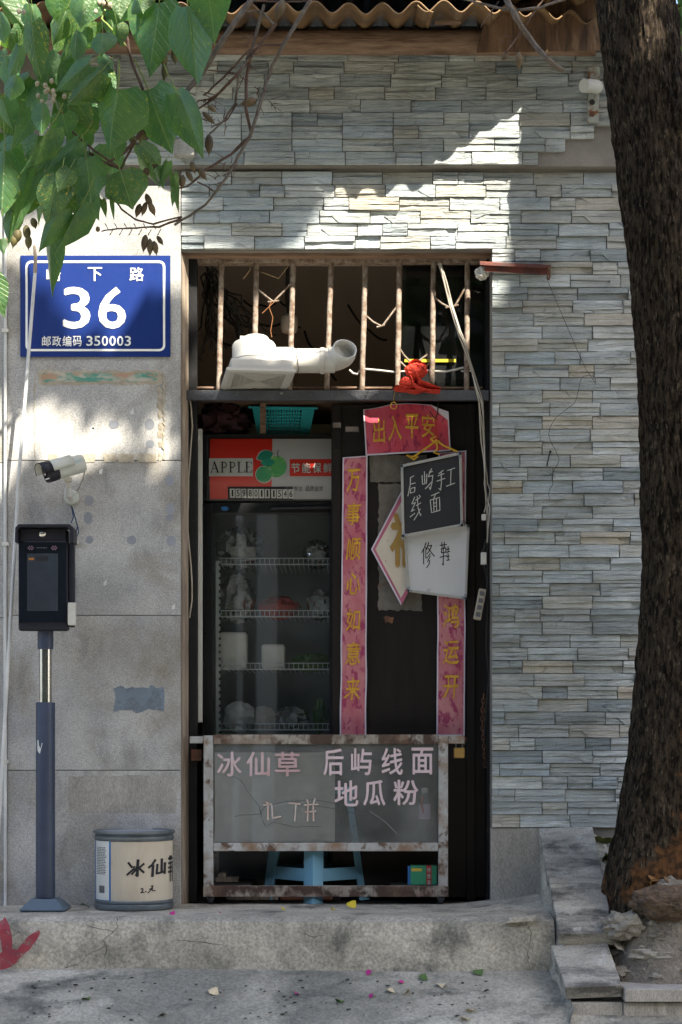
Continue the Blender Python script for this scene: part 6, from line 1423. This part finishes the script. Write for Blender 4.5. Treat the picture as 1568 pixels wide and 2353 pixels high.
# crown: leaf-sized faces; it keeps the low wall and the street in shade and lets the sun onto a band higher up
SV = Vector((-SUN.x, -SUN.y, -SUN.z)); SV = SV / -SV.y          # per metre towards the street
cr = random.Random(12); vs_ = []; fs_ = []
def add_leaf(c_, sz):
    d = Vector((cr.gauss(0,1),cr.gauss(0,1),cr.gauss(0,.6))).normalized(); n = Vector((cr.gauss(0,.5),cr.gauss(0,.5),1)).normalized(); n = (n-d*n.dot(d)).normalized(); e = d.cross(n)
    b0 = len(vs_); 
    vs_.extend([tuple(c_-d*sz*.5), tuple(c_-d*sz*.1+e*sz*.42-n*sz*.08), tuple(c_+d*sz*.6), tuple(c_-d*sz*.1-e*sz*.42-n*sz*.08)]); fs_.append((b0,b0+1,b0+2,b0+3))
def lit(x, z):       # where gaps in the crown let the sun through, on the wall plane
    q = .10*mnoise.noise(Vector((x*2.3, z*2.3, 7)))
    if x < -1.37 and .2 < z < 1.62: return mnoise.noise(Vector((x*2.2, z*2.2, 2))) > -.10
    if x < -.58:
        if z < 1.62 + q: return False
        return mnoise.noise(Vector((x*2.6, z*2.6, 4))) > -.02 - .28*min(1, max(-.4, (z-1.75)/.4))
    if x > .55: return x < .90 and z > 2.30
    if x < -.18 and z > 2.67 + q: return False
    return z > (1.94 if x < -.16 else 2.05 if x < .38 else 2.12) + q*.5
n_l = 0
for k in range(21000):
    x = cr.uniform(-3.6,1.9); z = cr.uniform(-3.6,3.6); t0 = max(3.0, (3.7 - z)/SV.z); t = t0 + cr.uniform(0, 2.4)
    if lit(x, z): continue
    c_ = Vector((x + SV.x*t, -t, z + SV.z*t))
    add_leaf(c_, cr.uniform(.16,.30)); n_l += 1
mc = MB(); mc.add(vs_, fs_); o = mc.build('crown', MT['crown'], tr); o['kind'] = 'stuff'
# a few low leaves of the same tree seen behind its trunk
for k in range(16):
    a, b_ = R.uniform(1530,1600), R.uniform(-20,260); place_leaf(tr, R.choice(LV), P(a,b_,-.25), P(a+R.uniform(-30,20), b_+R.uniform(40,75), -.25), R.uniform(25,45)/S(-.25), (R.uniform(-.6,.6),-1,R.uniform(0,.6)))

# ---------------------------------------------------------------- litter
LD = leafset('dryleaf', 3, 200, jag=.04); LG = leafset('greyleaf', 3, 220, jag=.04)
for i_, me in enumerate(LD+LG):
    me.materials[1] = MT['twig_brown']
def litter(name, label, cat, group, me, p, sz, tilt=.5):
    o = bpy.data.objects.new(name, me); COL.objects.link(o); o.location = p; o.rotation_euler = (R.uniform(-tilt,tilt), R.uniform(-tilt,tilt), R.uniform(0,6.28)); o.scale = (sz*.9, sz, sz); return tag(o, label, cat, group)
for k in range(34):
    v_ = R.random()**1.2; q_ = ub[1]*(1-v_)+uf[1]*v_; x, y = q_.x + R.uniform(.015,.10), q_.y
    if k % 2 == 0: x, y = R.uniform(1.0,1.35), R.uniform(-.78,-.60)
    litter('fallen_leaf', ('dry orange-brown leaf fallen between the kerb and the tree foot', 'withered olive leaf fallen between the kerb and the tree foot')[k % 2], 'leaf', ('orange dry leaves at the tree foot','olive dry leaves at the tree foot')[k % 2], R.choice((LD,LG)[k % 2]), (x, y, max(soil_z(x,y)+.016, q_.z-.045 if k % 2 else -9)), R.uniform(.04,.07), .8)
pm = {}
for nm, m_ in (('petal','petal'),('palepetal','palepetal'),('yellow','yellow'),('veg','veg'),('dark','crackdark')):
    m = MB(); m.grid(lambda u, v: ((u-.5)*(1-.5*(v-.5)**2), (v-.5), .25*math.sin(u*3+v*2)+.2*(u-.5)**2), 4, 4); me = bpy.data.meshes.new('petal'); me.from_pydata(m.v, [], m.f); me.materials.append(MT[m_]); pm[nm] = me
def ground_at(px, py):      # street point under an image position
    lo_, hi_ = -3.0, -.60
    for _ in range(40):
        y = (lo_+hi_)/2
        if HY + (CAM_H-gz(0,y))*S(y) > py: lo_ = y
        else: hi_ = y
    return Vector((X(px,y), y, gz(0,y)+.006))
def tread_at(px, py): s_ = (py-HY)/CAM_H; y = PPM*CAM_D/s_ - CAM_D; return Vector((X(px,y), y, .006))
def c8(a, b_): return (a/.784/1.741, (3500+b_/.784)/1.741)
for kind, name, sz, lst in (('petal','fallen_petal',.017,[(1158,311,'largest magenta petal at the foot of the step, right of centre'),(930,377,'tiny magenta petal lying alone in the middle of the street'),(1165,384,'small magenta petal on the street beside the pale pair'),(1258,341,'small magenta petal near the step, right of the largest one')]),
    ('palepetal','fallen_petal',.026,[(670,372,'cream petal lying alone on the left half of the street'),(1226,369,'pale petal, left one of a close pair on the street'),(1273,374,'pale pinkish petal, right one of a close pair on the street'),(1477,432,'pale petal on the street near the kerb'),(1460,458,'pale petal at the very bottom edge near the kerb'),(1385,350,'small pale petal on the street between pair and kerb')]),
    ('veg','fallen_leaf',.024,[(1066,402,'dark green leaf lying on the street below the cart'),(1328,328,'bright green leaf near the step, right of the magenta petals'),(1500,311,'green leaf against the step foot near the kerb'),(270,393,'small green leaf on the left of the street'),(508,444,'yellow-green leaf near the bottom edge left of centre')])):
    for (a,b_,lab) in lst: litter(name, lab, 'petal' if 'petal' in name else 'leaf', 'petals and leaves on the street', pm[kind], ground_at(*c8(a,b_)), sz*R.uniform(1.1,1.5), .4)
m = MB()
for _ in range(110):
    p = ground_at(*c8(1040+R.uniform(-1000,500), 330+R.uniform(-10,130))); r_ = R.uniform(.002,.005); m.blob(p, r_*R.uniform(1,2), r_, r_*.5, .4, 2, _, 7, 5)
tag(m.build('street_debris', MT['crackdark']), 'tiny dark specks of debris strewn over the street', kind='stuff')
for a, b_, k, lab, sz in ((541,131,'petal','magenta petal on the step by the drum',.02),(900,103,'yellow','bright yellow scrap on the step under the cart',.035),(885,124,'yellow','small yellow leaf on the step left of the larger scrap',.018),(1047,124,'yellow','small yellow leaf on the step in front of the cart middle',.018),(268,107,'veg','withered green leaf at the pier foot beside the drum',.03),(690,128,'petal','tiny magenta petal on the step under the left caster',.012)):
    px, py = c8(a,b_)
    if a in (900,): px, py = 808, 2086
    elif a == 885: px, py = 650, 2096
    elif a == 1047: px, py = 765, 2097
    litter('fallen_petal' if 'petal' in lab else 'fallen_leaf' if 'leaf' in lab else 'paper_scrap', lab, 'petal' if 'petal' in lab else 'leaf' if 'leaf' in lab else 'scrap', None, pm[k], tread_at(px,py)+Vector((0,0,.006)), sz, .4)
sp = thing('sapling', 'small green sapling with three leaves at the foot of the root mass', 'plant', P(1525,2120,-.62))
MB().tube([P(1525,2130,-.62),P(1522,2095,-.62),P(1518,2070,-.62)], [.0025,.002,.001], 6).build('stem', MT['petiole'], sp)
for a,b_,c_,d,wd in ((1520,2085,1508,2115,14),(1522,2072,1502,2092,14),(1524,2082,1545,2102,16)): place_leaf(sp, LV[1], P(a,b_,-.63), P(c_,d,-.64), wd/S(-.63), (.2,-1,.5))
cg = MB().tube([P(1545,2128,-.66),P(1558,2134,-.66)], .004, 8); tag(cg.build('cigarette_butt', MT['boxyellow'], None, loc=P(1550,2130,-.66)), 'orange cigarette butt on the soil beside the sapling', 'cigarette')

# ---------------------------------------------------------------- the other side of the street (seen only in reflections, shades the low sky)
op = thing('opposite_building', 'grey rendered building across the street, mirrored dimly in the glass', 'building', (0,-17,-1.2))
MB().box(-26,26,-19,-17,-1.3,9.0).build('wall', MT['concrete'], op)
for i in range(11):
    for j in range(3):
        x0 = -23.5+i*4.4; z0 = .4+j*2.9; w_ = MB().box(x0,x0+1.8,-17.0,-16.95,z0,z0+1.6).build('window', MT['screen'], op)
hd_ = random.Random(5); vs_ = []; fs_ = []; cr = hd_
for k in range(5200):
    x = hd_.uniform(-24,24); base = 6.2 + 2.2*mnoise.noise(Vector((x*.25,1,0))); z = -1.0 + (base+1)*hd_.random()**.8
    add_leaf(Vector((x, hd_.uniform(-16.6,-13.5), z)), hd_.uniform(.5,.9))
o = MB().add(vs_, fs_).build('roadside_trees', MT['crown']); tag(o, 'mass of dark roadside trees across the street', kind='stuff')

up_ = thing('utility_pole', 'pale concrete utility pole behind the street, mirrored in the fridge glass', 'pole', (-.74,-11,-1.2))
MB().tube([(-.76,-11,-1.0),(-.72,-11,9.5)], [.11,.09], 20).build('shaft', MT['white_dirty'], up_, smooth=True)
MB().tube([(-1.05,-11.4,-1.0),(-1.02,-11.4,9.0)], [.035,.03], 14).build('stay_pipe', MT['white_dirty'], up_, smooth=True)
